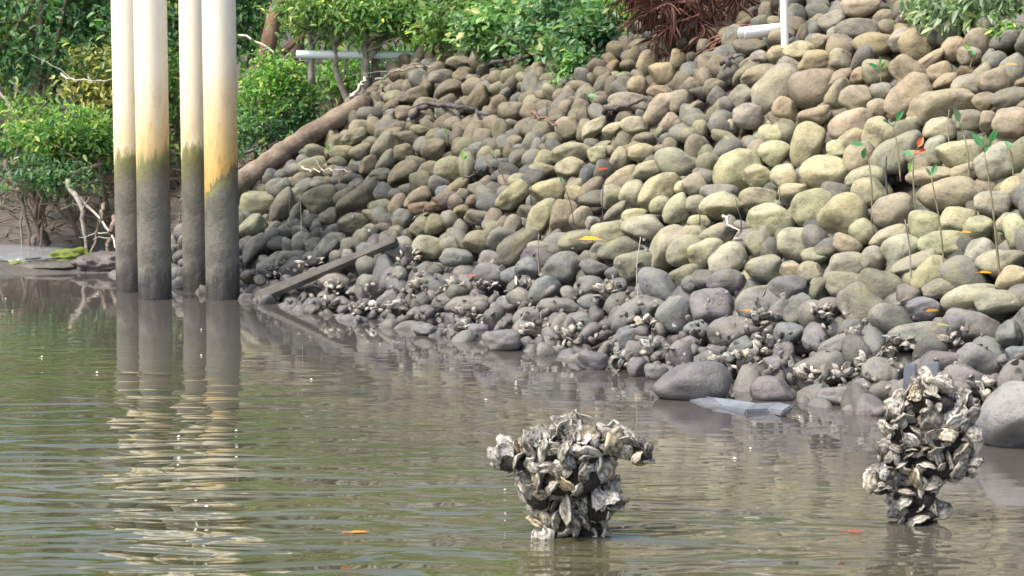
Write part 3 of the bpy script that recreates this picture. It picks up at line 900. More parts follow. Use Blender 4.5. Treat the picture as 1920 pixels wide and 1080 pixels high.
def shell_mesh(seed, closed, na=18, nr=5):
    r = random.Random(seed)
    fr = [1 + r.uniform(-.15, .15) for _ in range(na)]
    lip = [r.uniform(-.06, .07) for _ in range(na)]
    wid = r.uniform(.3, .48)
    crv = r.uniform(-.12, .12)
    V, C = [], []

    def ringpt(k, a, side):
        rho = k / nr
        th = 2 * math.pi * a / na
        f = 1 + (fr[a] - 1) * rho
        x = wid * math.cos(th) * rho * f * (1.0 + .28 * math.sin(th))
        y = .5 + .5 * math.sin(th) * rho * f
        x += crv * (y * y)
        dome = (1 - rho ** 2)
        step = .03 * (1 if k % 2 else 0)
        if side:      # upper
            z = (dome * .13 if closed else -dome * .10) + lip[a] * rho ** 2 + step
        else:
            z = -dome * .22 + lip[a] * rho ** 2 - .035
        return (x, y, z)

    for side in (1, 0):
        for k in range(1, nr + 1):
            for a in range(na):
                V.append(ringpt(k, a, side))
                if side and not closed:
                    t = [(.62, .62, .62), (.76, .75, .72), (.70, .69, .66), (.45, .43, .39), (.74, .72, .67), (.14, .12, .10)][k]
                elif side:
                    t = [(.36, .34, .31), (.68, .67, .63), (.30, .28, .25), (.64, .62, .58)][(k + seed) % 4]
                else:
                    t = [(.2, .185, .16), (.5, .48, .43)][k % 2]
                C.append(t + (1,))
        V.append(ringpt(0, 0, side)); C.append((.6, .6, .57, 1) if side else (.5, .48, .44, 1))
    per = nr * na + 1
    q, t = [], []
    for s in (0, 1):
        b0 = s * per
        for k in range(nr - 1):
            for a in range(na):
                a2 = (a + 1) % na
                f = (b0 + k * na + a, b0 + k * na + a2, b0 + (k + 1) * na + a2, b0 + (k + 1) * na + a)
                q.append(f[::-1] if s == 0 else f)
        for a in range(na):
            f = (b0 + per - 1, b0 + a, b0 + (a + 1) % na)
            t.append(f if s == 0 else f[::-1])
    e = (nr - 1) * na
    for a in range(na):
        a2 = (a + 1) % na
        q.append((e + a, per + e + a, per + e + a2, e + a2))
    me = mesh_np('shell', V, [q, t])
    at = me.color_attributes.new('tint', 'FLOAT_COLOR', 'POINT')
    at.data.foreach_set('color', np.array(C, np.float32).ravel())
    me.materials.append(M_SHELL)
    return me


SHELLS = [shell_mesh(i, False) for i in range(6)] + [shell_mesh(20 + i, True) for i in range(6)]
SHELLS_LO = [shell_mesh(50 + i, i % 2 == 0, 9, 2) for i in range(6)]


def frame(yaxis, zhint):
    y = Vector(yaxis).normalized(); z = Vector(zhint)
    x = y.cross(z)
    if x.length < 1e-4: x = y.cross(Vector((1, 0, 0)))
    x.normalize(); z = x.cross(y)
    return Matrix((x, y, z)).transposed()


def blob_core(name, blobs, parent, origin, sub=3):
    mb = MB()
    V, F = stone_shape(9, sub)
    for (c, r) in blobs:
        n = np.array([noise.noise(Vector(v * 2.3 + c * 9)) for v in V])
        mb.add(V * (np.array(r) * (1 + .18 * n[:, None])) * .86 + (c - origin), F)
    return link(name, mb.mesh(name), M_CORE, parent)


def oyster_cluster(bpx, bpy_, blobs_px, n, size, label, seed, group='oyster clusters standing in the water'):
    r = random.Random(seed)
    base = on_z(bpx, bpy_)
    root = empty('oyster_cluster', base, label, 'oyster cluster', group)
    blobs = []
    for (px, py, rx, ry) in blobs_px:
        c = at_y(px, py, base[1] + r.uniform(-.03, .03))
        sc = FPX / base[1]
        blobs.append((c, (.88 * rx / sc, (rx + ry) * .42 / sc, .9 * ry / sc)))
    blob_core('core', blobs, root, base)
    wts = [q[1][0] * q[1][2] for q in blobs]
    placed = []
    tries = 0
    while len(placed) < n and tries < n * 40:
        tries += 1
        c, rad = r.choices(blobs, wts)[0]
        v = np.array([r.gauss(0, 1), r.gauss(-.25, 1), r.gauss(.1, 1)]); v /= np.linalg.norm(v)
        p = c + v * np.array(rad) * .86
        if p[2] < .0 or (p[2] < .09 and r.random() < .55): continue
        if any(np.sum(((p - c2) / (np.array(r2) * .8)) ** 2) < 1 for c2, r2 in blobs if c2 is not c): continue
        if any(np.linalg.norm(p - q) < size * .25 for q in placed): continue
        placed.append(p)
        nrm = unit(v / np.array(rad))
        rnd = np.array([r.gauss(0, 1), r.gauss(0, 1), r.gauss(0, 1)])
        if r.random() < .6:
            zd = unit(nrm + .45 * rnd); yd = unit(np.cross(np.cross(zd, np.array([0, 0, 1]) + .6 * rnd[::-1]), zd) + nrm * .45)
        else:
            yd = unit(nrm + np.array([0, 0, .45]) + .45 * rnd); zd = rnd
        o = bpy.data.objects.new('shell', r.choice(SHELLS))
        col.objects.link(o); o.parent = root
        s = size * r.choice([r.uniform(.45, .8), r.uniform(.75, 1.3)])
        M = frame(yd, zd).to_4x4() @ Matrix.Diagonal((s * r.uniform(.85, 1.2), s, s, 1))
        M.translation = Vector(p - base - yd * s * .38)
        o.matrix_basis = M
    return root


oyster_cluster(1070, 1004, [(1075, 838, 78, 44), (1085, 812, 48, 24), (1030, 852, 62, 42), (960, 862, 46, 28), (1150, 836, 48, 26), (1198, 850, 34, 20),
                            (1068, 892, 76, 50), (1066, 945, 66, 34), (1008, 932, 28, 32), (1118, 945, 40, 42), (1095, 988, 52, 34), (1040, 985, 40, 24)], 230, .086,
               'wide topped oyster cluster spreading over a narrow base, in open water', 3)
oyster_cluster(1715, 978, [(1740, 752, 62, 42), (1695, 790, 45, 50), (1785, 785, 48, 50), (1740, 820, 82, 48), (1680, 850, 38, 46), (1745, 868, 72, 40),
                           (1655, 905, 30, 30), (1800, 868, 34, 34), (1715, 925, 50, 42), (1722, 962, 46, 26)], 220, .080,
               'tall tapering oyster cluster in front of the stones', 5)

# clumps grown onto the lowest stones
CLUMPS = [(636, 548, 26, 16, 'clump below the timber plank on a tan stone'), (622, 582, 26, 14, 'low clump right of the plank foot'), (676, 592, 24, 14, 'whitish clump in front of the round grey stone'),
          (748, 590, 26, 16, 'clump on the waterline between two angular stones'), (855, 545, 22, 14, 'clump above the row of waterline stones'), (878, 600, 34, 14, 'flat dark clump overhanging the water'),
          (868, 625, 20, 14, 'ochre rimmed clump touching the water'), (1010, 632, 38, 18, 'wide clump right of the pale waterline boulder'), (1075, 648, 32, 22, 'clump with an ochre patch on the waterline'),
          (1150, 565, 36, 28, 'dark barnacled lump between grey boulders'), (985, 548, 26, 16, 'bright clump under the short grey stem'), (1228, 660, 24, 18, 'ring shaped open oyster clump'),
          (1170, 690, 26, 20, 'clump beside the mirrored wet boulder'), (1360, 688, 32, 22, 'clump between the wet boulder and the olive one'), (1400, 690, 24, 22, 'tall thin clump above the flat slab'),
          (1445, 665, 36, 22, 'clump of grey shells over the flat slab'), (1520, 712, 22, 18, 'clump left of the olive waterline boulder'), (1585, 715, 26, 20, 'upright pale clump right of the olive boulder'),
          (1430, 610, 22, 18, 'clump beside the orange leaf near the water'), (1545, 598, 24, 18, 'clump under the oval boulder'), (1690, 655, 40, 18, 'clump of dark shells above the broken tiles'),
          (1640, 690, 26, 22, 'clump left of the broken tiles'), (1845, 740, 26, 20, 'clump on the pale boulder at the edge'), (1780, 655, 22, 14, 'shells under the violet grey boulder'),
          (1610, 640, 22, 14, 'small clump right below the oval boulder'), (1210, 620, 24, 16, 'clump over the white spotted stone'), (800, 545, 24, 14, 'clump in the gap above the angular stones'),
          (700, 590, 18, 12, 'small clump between the round and angular stones'), (520, 520, 30, 14, 'dark clump above the foot of the plank'), (590, 500, 26, 12, 'clump on the upper side of the plank'),
          (770, 490, 26, 14, 'clump under the end of the plank'), (915, 545, 22, 12, 'clump of shells left of the blue grey stone')]
for k, (px, py, rx, ry, lab) in enumerate(CLUMPS):
    r = random.Random(60 + k)
    hp = hit_slope(px, py)
    sc = FPX / hp[1]
    ctr = hp + SN * .035 - CF * .02
    root = empty('oyster_clump', ctr, 'small oyster ' + lab, 'oyster clump', 'oyster clumps on the lowest stones')
    blob_core('core', [(ctr, (rx * .8 / sc, rx * .6 / sc, ry * .8 / sc))], root, ctr, 2)
    n = int(5 + rx * ry / 60)
    for _ in range(n):
        v = np.array([r.gauss(0, 1), r.gauss(-.6, 1), r.gauss(.35, .8)]); v /= np.linalg.norm(v)
        p = v * np.array([rx * .8, rx * .6, ry * .8]) / sc
        rnd = np.array([r.gauss(0, 1), r.gauss(0, 1), r.gauss(0, 1)])
        yd = unit(v * .7 + np.array([0, 0, .5]) + .5 * rnd)
        o = bpy.data.objects.new('shell', r.choice(SHELLS_LO))
        col.objects.link(o); o.parent = root
        s = r.uniform(.045, .085)
        M = frame(yd, unit(v + .6 * rnd)).to_4x4() @ Matrix.Diagonal((s, s, s, 1))
        M.translation = Vector(p - yd * s * .35)
        o.matrix_basis = M

# single small shells and barnacles scattered over the tidal stones, too many to count
V0 = [np.array([v.co[:] for v in me.vertices]) for me in SHELLS_LO]
F0 = [[np.array([p.vertices[:] for p in me.polygons if len(p.vertices) == k]) for k in (4, 3)] for me in SHELLS_LO]
mb = MB(); tint = []
for k in range(520):
    u = rng.uniform()
    s = rng.uniform(-.3, 9.0); d = abs(rng.normal(0, .30)) if u < .8 else rng.uniform(0, .9)
    if d > .95: continue
    x, y = P0[0] + TD[0] * s + ND[0] * d, P0[1] + TD[1] * s + ND[1] * d
    p = np.array([x, y, float(slope_z(d))]) + SN * rng.uniform(.0, .09) - ND * rng.uniform(0, .06)
    if p[2] < .01: continue
    qx, qy, _ = project(p)
    if 480 < qx < 770 and abs(qy - (556 - (qx - 500) * .372)) < 26: continue
    i = rng.integers(6)
    sc_ = rng.uniform(.022, .055)
    R = np.array(frame(unit(rng.normal(size=3) + np.array([0, -.3, .6])), unit(rng.normal(size=3) + np.array([0, -1.2, .4]))))
    mb.add(V0[i] * sc_ @ R.T + p, F0[i][0], F0[i][1])
    g_ = rng.choice([.75, 1.0, 1.25])
    tint.append(np.tile(np.array([.42 * g_, .41 * g_, .385 * g_, 1]), (len(V0[i]), 1)))
me = mb.mesh('scattered_shells')
at = me.color_attributes.new('tint', 'FLOAT_COLOR', 'POINT')
at.data.foreach_set('color', np.concatenate(tint).astype(np.float32).ravel())
tag(link('scattered_shells', me, M_SHELL), 'tiny pale oyster shells stuck over the lowest stones', 'shells', kind='stuff')

# ------------------------------------------------------------------ plants
def crown(center, radii, clumps, per, leaf, spread, seed, hang=.2, lo=.35, wfac=.45):
    r = np.random.default_rng(seed)
    v = unit(r.normal(size=(clumps, 3)))
    rad = r.uniform(lo, 1.0, (clumps, 1)) ** .6
    cc = np.asarray(center) + v * rad * np.asarray(radii)
    cen = np.repeat(cc, per, 0) + r.normal(size=(clumps * per, 3)) * spread * np.array([1, 1, .75])
    outw = np.repeat(v, per, 0)
    ax = unit(r.normal(size=cen.shape) + outw * .6 + np.array([0, 0, -hang]))
    nm = unit(r.normal(size=cen.shape) * .6 + np.array([0, 0, 1.0]) + outw * .4)
    L = r.uniform(.45, 1.5, len(cen)) * leaf
    V, F = leaf_arrays(cen, ax, nm, L, L * wfac)
    return V, F, cc


def shrub(name, base, crowns, trunk, limbs, mat, label, cat, group, seed, leaf=.085, tr=.03, bark=None, per=16, spread=.14, hang=.2, lo=.35, wfac=.45, dens=1.0):
    """crowns: list of (center, radii, clumps); trunk: control points from the base"""
    r = random.Random(seed)
    base = np.asarray(base, float)
    root = empty(name, base, label, cat, group)
    mb = MB()
    vs, fs, n, tips = [], [], 0, []
    for i, (c, rad, k) in enumerate(crowns):
        V, F, cc = crown(np.asarray(c) - base, rad, max(4, int(k * dens)), per, leaf, spread, seed * 13 + i, hang, lo, wfac)
        vs.append(V); fs.append(F + n); n += len(V); tips.append(cc)
    me = mesh_np('crown', np.concatenate(vs), np.concatenate(fs))
    link('crown', me, mat, root)
    pts = curve_pts([np.asarray(p) - base for p in trunk], 14, tr * .15)
    rads = np.linspace(tr * 1.15, tr * .5, len(pts))
    mb.tube(pts, list(rads), 9, True, .12)
    link('trunk', mb.mesh('trunk'), bark or M_BARK, root)
    allt = np.concatenate(tips)
    for k in range(limbs):
        q = pts[int(len(pts) * r.uniform(.3, .95)) - 1]
        t = allt[r.randrange(len(allt))]
        mid = (q + t) / 2 + np.array([r.gauss(0, .1), r.gauss(0, .1), r.gauss(.02, .1)])
        mb = MB(); L_ = curve_pts([q, mid, t], 8, .01)
        mb.tube(L_, list(np.linspace(tr * .45, tr * .12, len(L_))), 6)
        link('limb', mb.mesh('limb'), bark or M_BARK, root)
    return root


def gz(x, y): return float(ground_z(x, y))


def W(px, py, y): return at_y(px, py, y)


G = 'trees and bushes on the far bank'
# nearer bushes of the left mud bank
def bush(px, py, y, rpx, rpy, clumps, mat, label, seed, **kw):
    c = W(px, py, y); sc = FPX / y
    rx, rz = rpx / sc, rpy / sc
    b = (c[0] + rx * .1, y + .15, gz(c[0], y))
    tr = [b, (c[0] - rx * .1, y, b[2] + (c[2] - b[2]) * .5), (c[0] + rx * .1, y, c[2] + rz * .4)]
    kw.setdefault('tr', .025); kw.setdefault('limbs', 16)
    q = random.Random(seed * 7)
    lobes = []
    for i in range(7):
        an = i * 2.399 + q.uniform(-.4, .4); rr_ = .62 * math.sqrt((i + .4) / 7)
        f = q.uniform(.34, .6)
        lobes.append((np.array(c) + np.array([rx * rr_ * 1.15 * math.cos(an), q.uniform(-.15, .15), rz * rr_ * 1.15 * math.sin(an)]), (rx * f, min(rx, rz) * f + .08, rz * f), max(3, int(clumps * .62 * f * f * .62))))
    return shrub(kw.pop('name', 'mangrove_bush'), b, lobes, tr, kw.pop('limbs'), mat, label, 'bush', G, seed, **kw)


bush(135, 268, 20.3, 115, 62, 330, M_LEAF_MID, 'mid green mangrove bush hanging low over the muddy left bank', 11, leaf=.07, spread=.09)
bush(75, 332, 19.9, 105, 34, 120, M_LEAF_DARK, 'dark leaves hanging low over the roots of the left bank', 10, leaf=.06, spread=.09, hang=.5)
bush(60, 235, 20.9, 60, 40, 90, M_LEAF_PALE, 'pale green low bush behind the leftmost mud bank', 12, leaf=.07, spread=.09)
bush(188, 160, 21.2, 52, 80, 120, M_LEAF_YEL, 'bush with sunlight painted yellow into its leaves, just left of the piles', 13, leaf=.08, spread=.1)
bush(515, 175, 19.7, 92, 78, 330, M_LEAF_MID, 'green bush between the piles and the log', 14, leaf=.065, spread=.09)
bush(480, 255, 19.4, 85, 50, 160, M_LEAF_DARK, 'dark low bush in the shade behind the log', 15, leaf=.06, spread=.09)
bush(560, 250, 19.6, 70, 55, 150, M_LEAF_DARK, 'dark bush right behind the log', 16, leaf=.06, spread=.09)
bush(331, 200, 21.6, 34, 110, 110, M_LEAF_MID, 'green bush seen through the gap between the pile pairs', 17, leaf=.075, spread=.1)
bush(640, 150, 20.6, 55, 50, 120, M_LEAF_MID, 'small green bush under the pale blue drain pipe', 18, leaf=.06, spread=.09)
bush(770, 125, 20.7, 75, 28, 90, M_LEAF_DARK, 'dark leafy bush under the right end of the drain pipe', 19, leaf=.06, spread=.08)

# taller trees of the far bank
def tree(px, y, htop, cr, mat, label, seed, lean=0.0, tr=.09, leaf=.10, bark=None, k=260, low=.45, **kw):
    x = (px - 960) / FPX * y
    g = gz(x, y)
    b = np.array([x, y, g])
    H = htop
    c0 = b + np.array([lean * .9, 0, H * .62]); c1 = b + np.array([lean * 1.3 - cr * .5, .2, H * .45]); c2 = b + np.array([lean + cr * .55, -.2, H * .5])
    crowns = [(c0, (cr, cr * .8, H * .36), k), (c1, (cr * .75, cr * .6, H * .24), int(k * .5)), (c2, (cr * .7, cr * .6, H * .24), int(k * .5))]
    trunk = [b - np.array([0, 0, .1]), b + np.array([lean * .25, 0, H * .25]), b + np.array([lean * .7, 0, H * .5]), b + np.array([lean, 0, H * .85])]
    return shrub(kw.pop('name', 'mangrove_tree'), b, crowns, trunk, kw.pop('limbs', 9), mat, label, 'tree', G, seed, leaf=leaf, tr=tr, bark=bark, spread=kw.pop('spread', .2), **kw)


tree(70, 21.8, 3.9, 1.35, M_LEAF_DARK, 'dense dark green mangrove filling the upper left corner', 31, .1, .08, .085, k=165, spread=.12)
tree(165, 22.6, 4.3, 1.2, M_LEAF_DARK, 'dark mangrove leaning over just left of the piles', 32, -.2, .09, .09, k=110, spread=.13)
tree(-160, 22.5, 4.4, 1.6, M_LEAF_MID, 'green mangrove at the far left edge of the bank', 33, .2, .1, .1)
tree(352, 23.5, 4.4, 1.2, M_LEAF_DARK, 'dark mangrove standing behind the piles', 34, .1, .08, .09, k=240)
tree(478, 22.2, 4.4, .95, M_LEAF_DARK, 'dark leaved tree with a thick rusty leaning trunk right of the piles', 35, 1.1, .10, .085, M_BARK_RED, k=170)
tree(-420, 24.5, 5.0, 2.0, M_LEAF_MID, 'tall tree beyond the left edge of the mud bank', 36, .2, .12, .12)
shr = dict(leaf=.065, spread=.11, per=14)
# loose bushes above the log, with thin grey trunks in front of the drain pipe
for (px, y, htop, ctr, rr_, k, mat, lab, sd_, ctl) in [
    (582, 19.15, 0, (590, 15), (60, 42), 80, M_LEAF_PALE, 'slim pale green shrub in front of the left end of the drain pipe', 41, [(582, 155), (584, 100), (580, 40), (576, -20)]),
    (652, 19.1, 0, (655, 18), (90, 44), 140, M_LEAF_PALE, 'pale green shrub with a forked grey trunk crossing the drain pipe', 42, [(654, 195), (632, 140), (628, 95), (612, 40)]),
    (690, 19.05, 0, (745, 18), (80, 44), 140, M_LEAF_MID, 'green shrub with a dark bent trunk in front of the timber post', 43, [(688, 175), (686, 100), (684, 78), (720, 25)]),
    (705, 19.2, 0, (805, 30), (75, 40), 130, M_LEAF_MID, 'leafy green shrub above the right end of the drain pipe', 44, [(702, 165), (704, 100), (716, 45), (760, 10)])]:
    c = W(*ctr, y); sc = FPX / y
    tl = [W(a, b, y) for a, b in ctl]
    root = shrub('creek_shrub', tl[0], [(c, (rr_[0] / sc, .35, rr_[1] / sc), k)], tl, 6, mat, lab, 'shrub', G, sd_, tr=.032, bark=M_TWIG, hang=.3, wfac=.4, **shr)
# crest bushes above the stones
def crest(px, py, y, rpx, rpy, k, mat, label, seed, name='crest_bush', cat='bush', **kw):
    return bush(px, py, y, rpx, rpy, k, mat, label, seed, name=name, **kw)


crest(940, 50, 17.6, 90, 72, 330, M_LEAF_HERB, 'bright green bush with broad leaves at the top of the stones', 51, leaf=.075, spread=.085, wfac=.6, lo=.2)
crest(1048, 62, 17.0, 72, 70, 280, M_LEAF_HERB, 'bright blue green bush spilling down onto the stones', 52, leaf=.075, spread=.085, wfac=.6, lo=.2)
crest(860, 40, 18.6, 75, 70, 190, M_LEAF_PALE, 'pale yellow green bush left of the broad leaved bushes', 53, leaf=.07, spread=.09, wfac=.5)
crest(1150, 30, 16.8, 60, 42, 110, M_LEAF_MID, 'small green bush left of the dead fronds', 54, leaf=.07, spread=.08, wfac=.45)
crest(1100, 85, 16.6, 60, 60, 190, M_LEAF_HERB, 'bright green bush hanging down beside the ochre stones', 50, leaf=.07, spread=.085, wfac=.6, lo=.2)
crest(1088, 150, 16.4, 50, 52, 120, M_LEAF_HERB, 'hanging green sprig over the ochre stones', 55, name='hanging_sprig', leaf=.06, spread=.05, wfac=.5, limbs=3, tr=.012)
crest(1080, 240, 16.2, 18, 14, 8, M_LEAF_HERB, 'little green tuft below the hanging sprig', 56, name='hanging_sprig', leaf=.05, spread=.03, limbs=2, tr=.008)
crest(1838, 28, 13.3, 120, 44, 190, M_LEAF_SILVER, 'drooping silvery green bush at the top right of the stones', 57, leaf=.085, spread=.08, wfac=.34, hang=1.1)
crest(1745, 20, 13.6, 40, 36, 50, M_LEAF_SILVER, 'small silvery bush beside the dark blue stones', 58, leaf=.075, spread=.06, wfac=.34, hang=1.0)
crest(1900, 75, 12.9, 40, 22, 30, M_LEAF_MID, 'low leafy tuft at the right edge under the silvery bush', 59, leaf=.07, spread=.06, wfac=.4, hang=.8, limbs=3)
# tall growth behind the crest
for i, (px, y, h, cr, mat, lab) in enumerate([
        (700, 23.5, 5.2, 1.3, M_LEAF_PALE, 'pale green tree behind the drain pipe'), (840, 24, 4.8, 1.4, M_LEAF_MID, 'green tree above the crest behind the broad leaved bushes'),
        (990, 22.5, 4.6, 1.3, M_LEAF_MID, 'green tree behind the blue green bush'), (1130, 23, 4.4, 1.3, M_LEAF_PALE, 'pale tree behind the dead fronds'),
        (1290, 21.5, 4.2, 1.3, M_LEAF_DARK, 'dark tree behind the heap of dead fronds'), (1500, 20, 4.4, 1.4, M_LEAF_MID, 'green tree above the white pipes'),
        (1760, 18.5, 4.4, 1.5, M_LEAF_MID, 'green tree beyond the silvery bush'), (2100, 17, 4.5, 1.6, M_LEAF_DARK, 'dark tree beyond the right edge of the bank'),
        (560, 26, 6.2, 1.5, M_LEAF_MID, 'taller green tree behind the rusty trunk')]):
    tree(px, y, h, cr, mat, lab, 70 + i, 0, .08, .11, k=170, spread=.2, per=14)
# the wood far behind
mb_v, mb_f, n = [], [], 0
for i in range(46):
    x = -26 + 52 * (i % 23) / 22 + random.uniform(-.6, .6); y = 30 + 6 * (i // 23) + random.uniform(-1, 1)
    hh = random.uniform(4.6, 7.6) if x < 2 else random.uniform(3.0, 6.0)
    V, F, _ = crown((x, y, 1.4 + hh * .42), (1.7, 1.2, hh * .5), 55, 16, .26, .33, 900 + i)
    mb_v.append(V); mb_f.append(F + n); n += len(V)
tag(link('far_wood', mesh_np('far_wood', np.concatenate(mb_v), np.concatenate(mb_f)), M_LEAF_PALE), 'far green wood closing the view behind the creek bank', 'wood', kind='stuff')  # pale leaf colour paints this wood as sunlit

# heap of dead fronds at the crest
rnd = random.Random(5)
fc = W(1330, 45, 15.4)
root = empty('dead_frond_heap', (fc[0], fc[1], fc[2] - .4), 'heap of reddish brown dead palm fronds at the top of the stones', 'dead fronds')
ro = np.array(root.location)
for k in range(64):
    u_ = rnd.random()
    a = W(1205 + 205 * u_, rnd.uniform(-70, 30 + 55 * (u_ > .35)), 15.6 + rnd.uniform(-.25, .5))
    an_ = rnd.gauss(-1.9, .75); L_ = rnd.uniform(.2, .5)
    b = a + np.array([math.cos(an_) * L_, rnd.uniform(-.25, .1), math.sin(an_) * L_ * .8])
    mid = (a + b) / 2 + np.array([rnd.gauss(0, .1), rnd.gauss(0, .1), rnd.gauss(.08, .06)])
    mb = MB()
    pts = curve_pts([a - ro, mid - ro, b - ro], 12)
    mb.tube(pts, list(np.linspace(.009, .003, len(pts))), 5)
    P_ = np.array(pts)
    cen, axs = [], []
    for i in range(2, len(P_) - 1):
        t = unit(P_[i + 1] - P_[i - 1])
        for sg in (-1, 1):
            s = unit(np.cross(t, [rnd.gauss(0, .3), 1, .3]))
            cen.append(P_[i]); axs.append(unit(t * .9 + sg * s * .8 + np.array([0, 0, -.5]) + np.array([rnd.gauss(0, .2) for _ in range(3)])))
    V, F = leaf_arrays(np.array(cen), np.array(axs), np.tile([0, -.4, 1.0], (len(cen), 1)), rnd.uniform(.12, .22), .012, .2, .3)
    mb.add(V, F)
    link('frond', mb.mesh('frond'), M_TWIG if k % 9 == 4 else M_FROND, root)
hp = [(1440, 40), (1395, 60), (1340, 88), (1318, 120), (1318, 136)]
for k in range(7):
    mb = MB()
    j = lambda: rnd.gauss(0, 9)
    pts = curve_pts([W(px + j(), py + j() * .6, 15.35 - .02 * k) - ro for px, py in hp], 12, .008)
    mb.tube(pts, list(np.linspace(.011, .004, len(pts))), 6, True, .2)
    link('frond_stalk', mb.mesh('frond_stalk'), M_FROND, root)

# ------------------------------------------------------------------ mud bank: roots, fallen branches, algae, debris
def stick(name, pts, rad, mat, label, cat, wob=.012, seg=8, twigs=0, seed=0, group=None):
    r = random.Random(seed)
    mb = MB(); P_ = curve_pts(pts, 14, wob)
    o0 = np.array(P_[0])
    Q = [p - o0 for p in P_]
    mb.tube(Q, list(np.linspace(rad, rad * .45, len(Q))), seg, True, .15)
    o = tag(link(name, mb.mesh(name), mat, None, o0), label, cat, group)
    for k in range(twigs):
        i = r.randrange(3, len(Q) - 1)
        d = np.array([r.gauss(0, .35), r.gauss(0, .2), r.uniform(-.1, .45)]) * r.uniform(.4, .9)
        mb = MB(); T = curve_pts([Q[i], Q[i] + d * .5 + np.array([0, 0, .02]), Q[i] + d], 6, wob * .6)
        mb.tube(T, list(np.linspace(rad * .42, rad * .12, len(T))), 6)
        link('twig', mb.mesh('twig'), mat, o)
    return o


GB = 'branches lying on the left mud bank'
stick('fallen_branch', [W(100, 315, 20.6), W(150, 372, 20.0), W(200, 425, 19.3), W(222, 470, 18.6)], .018, M_TWIG_PALE, 'pale bleached branch slanting down to the piles over the mud', 'branch', group=GB, twigs=3, seed=1)
stick('fallen_branch', [W(-20, 300, 20.5), W(60, 318, 20.2), W(140, 322, 20.0), W(220, 300, 20.3)], .045, M_BARK, 'thick grey brown branch lying across under the left bush', 'branch', group=GB, twigs=3, seed=2)
stick('fallen_branch', [W(-20, 345, 20.2), W(70, 355, 19.9), W(150, 348, 20.0), W(225, 330, 20.4)], .03, M_BARK, 'brown branch lying on the left mud bank', 'branch', group=GB, twigs=2, seed=3)
stick('fallen_branch', [W(115, 142, 20.6), W(150, 155, 20.4), W(185, 150, 20.3), W(222, 152, 20.3)], .011, M_TWIG_PALE, 'thin pale dead branch sticking out of the yellow sunlit bush', 'branch', group=GB, twigs=2, seed=4)
stick('fallen_branch', [W(-5, 170, 21), W(20, 200, 20.7), W(42, 225, 20.5), W(60, 232, 20.4)], .014, M_TWIG, 'grey dead branch at the far left edge of the bank', 'branch', group=GB, twigs=2, seed=5)
stick('fallen_branch', [W(450, 62, 20.8), W(500, 90, 20.6), W(530, 112, 20.5), W(550, 132, 20.3)], .013, M_TWIG_PALE, 'thin pale dead branch right of the piles', 'branch', group=GB, twigs=3, seed=6)
stick('fallen_branch', [W(455, 285, 19.2), W(520, 268, 19.3), W(570, 270, 19.3), W(610, 290, 18.9)], .018, M_TWIG_DARK, 'dark wet branch under the bush behind the log', 'branch', group=GB, twigs=2, seed=7)
for k, (x0, y0, x1, y1, yy_, lab) in enumerate([
        (45, 290, 35, 385, 20.2, 'upright grey root at the far left of the bank'), (10, 300, 60, 400, 20.0, 'curved root reaching the mud at the left edge'),
        (85, 330, 70, 395, 19.9, 'short root in the middle of the mud bank'), (130, 340, 165, 430, 19.4, 'slanting root above the algae patch'),
        (195, 380, 165, 460, 19.0, 'root leaning left beside the piles'), (215, 410, 190, 500, 18.6, 'dark root at the foot of the piles'),
        (20, 320, -30, 390, 20.1, 'root running out at the left edge')]):
    a, b = W(x0, y0, yy_ + .3), W(x1, y1, yy_)
    b[2] = min(b[2], gz(b[0], b[1]) + .02)
    stick('mangrove_root', [a, (a + b) / 2 + np.array([.05, -.1, .08]), b - np.array([0, 0, .05])], .032 if k % 2 else .022, M_BARK if k % 3 else M_TWIG, lab, 'root', group='mangrove roots on the left mud bank', twigs=1, seed=20 + k)
# leaf litter and twigs
mb = MB(); r = random.Random(77)
for k in range(900):
    x, y = r.uniform(-6.5, -2.4), r.uniform(18.3, 22.5)
    if sd(x, y)[0] > S_END - .1: continue
    z = gz(x, y)
    if z < .03: continue
    a_ = r.uniform(0, 6.28); L_ = r.uniform(.1, .5)
    p = np.array([x, y, z + .01]); q = p + np.array([math.cos(a_) * L_, math.sin(a_) * L_, r.uniform(0, .12)])
    mb.tube([p, (p + q) / 2 + np.array([0, 0, r.uniform(0, .05)]), q], [r.uniform(.004, .012), .006, .003], 5)
tag(link('twig_litter', mb.mesh('twig_litter'), M_BARK), 'tangle of thin twigs and roots lying over the mud bank', 'twigs', kind='stuff')

M_ALGAE = simple_mat('green_algae', (.09, .13, .022), (.19, .24, .045), 16, .6, .9, .02)
def mound(px, py, y, rpx, h, label, mat, name, cat, seed, ry=None):
    c = W(px, py, y); c[2] = max(gz(c[0], c[1]), 0)
    V, F = stone_shape(seed, 4)
    n = np.array([noise.noise(Vector(v * 3.1 + seed)) + .5 * noise.noise(Vector(v * 8 + seed)) for v in V])
    V = V * (1 + .22 * n[:, None]) * np.array([rpx * y / FPX, ry or rpx * y / FPX * .9, h])
    return tag(link(name, mesh_np(name, V, F), mat, None, c), label, cat)


mound(128, 478, 19.2, 40, .09, 'bright green algae mound on the mud beside the pool', M_ALGAE, 'algae_mound', 'algae', 4)
mound(32, 500, 17.9, 24, .045, 'small green algae tuft at the left edge of the mud', M_ALGAE, 'algae_mound', 'algae', 5)
mound(70, 408, 20.2, 22, .22, 'grey pointed mud lump standing behind the pool', M_GROUND, 'mud_lump', 'mud', 6)
mound(200, 505, 17.6, 60, .12, 'dark mud lump at the left foot of the piles', M_GROUND, 'mud_lump', 'mud', 7)
mound(100, 512, 17.7, 70, .07, 'low mud hump at the edge of the channel', M_GROUND, 'mud_lump', 'mud', 8)

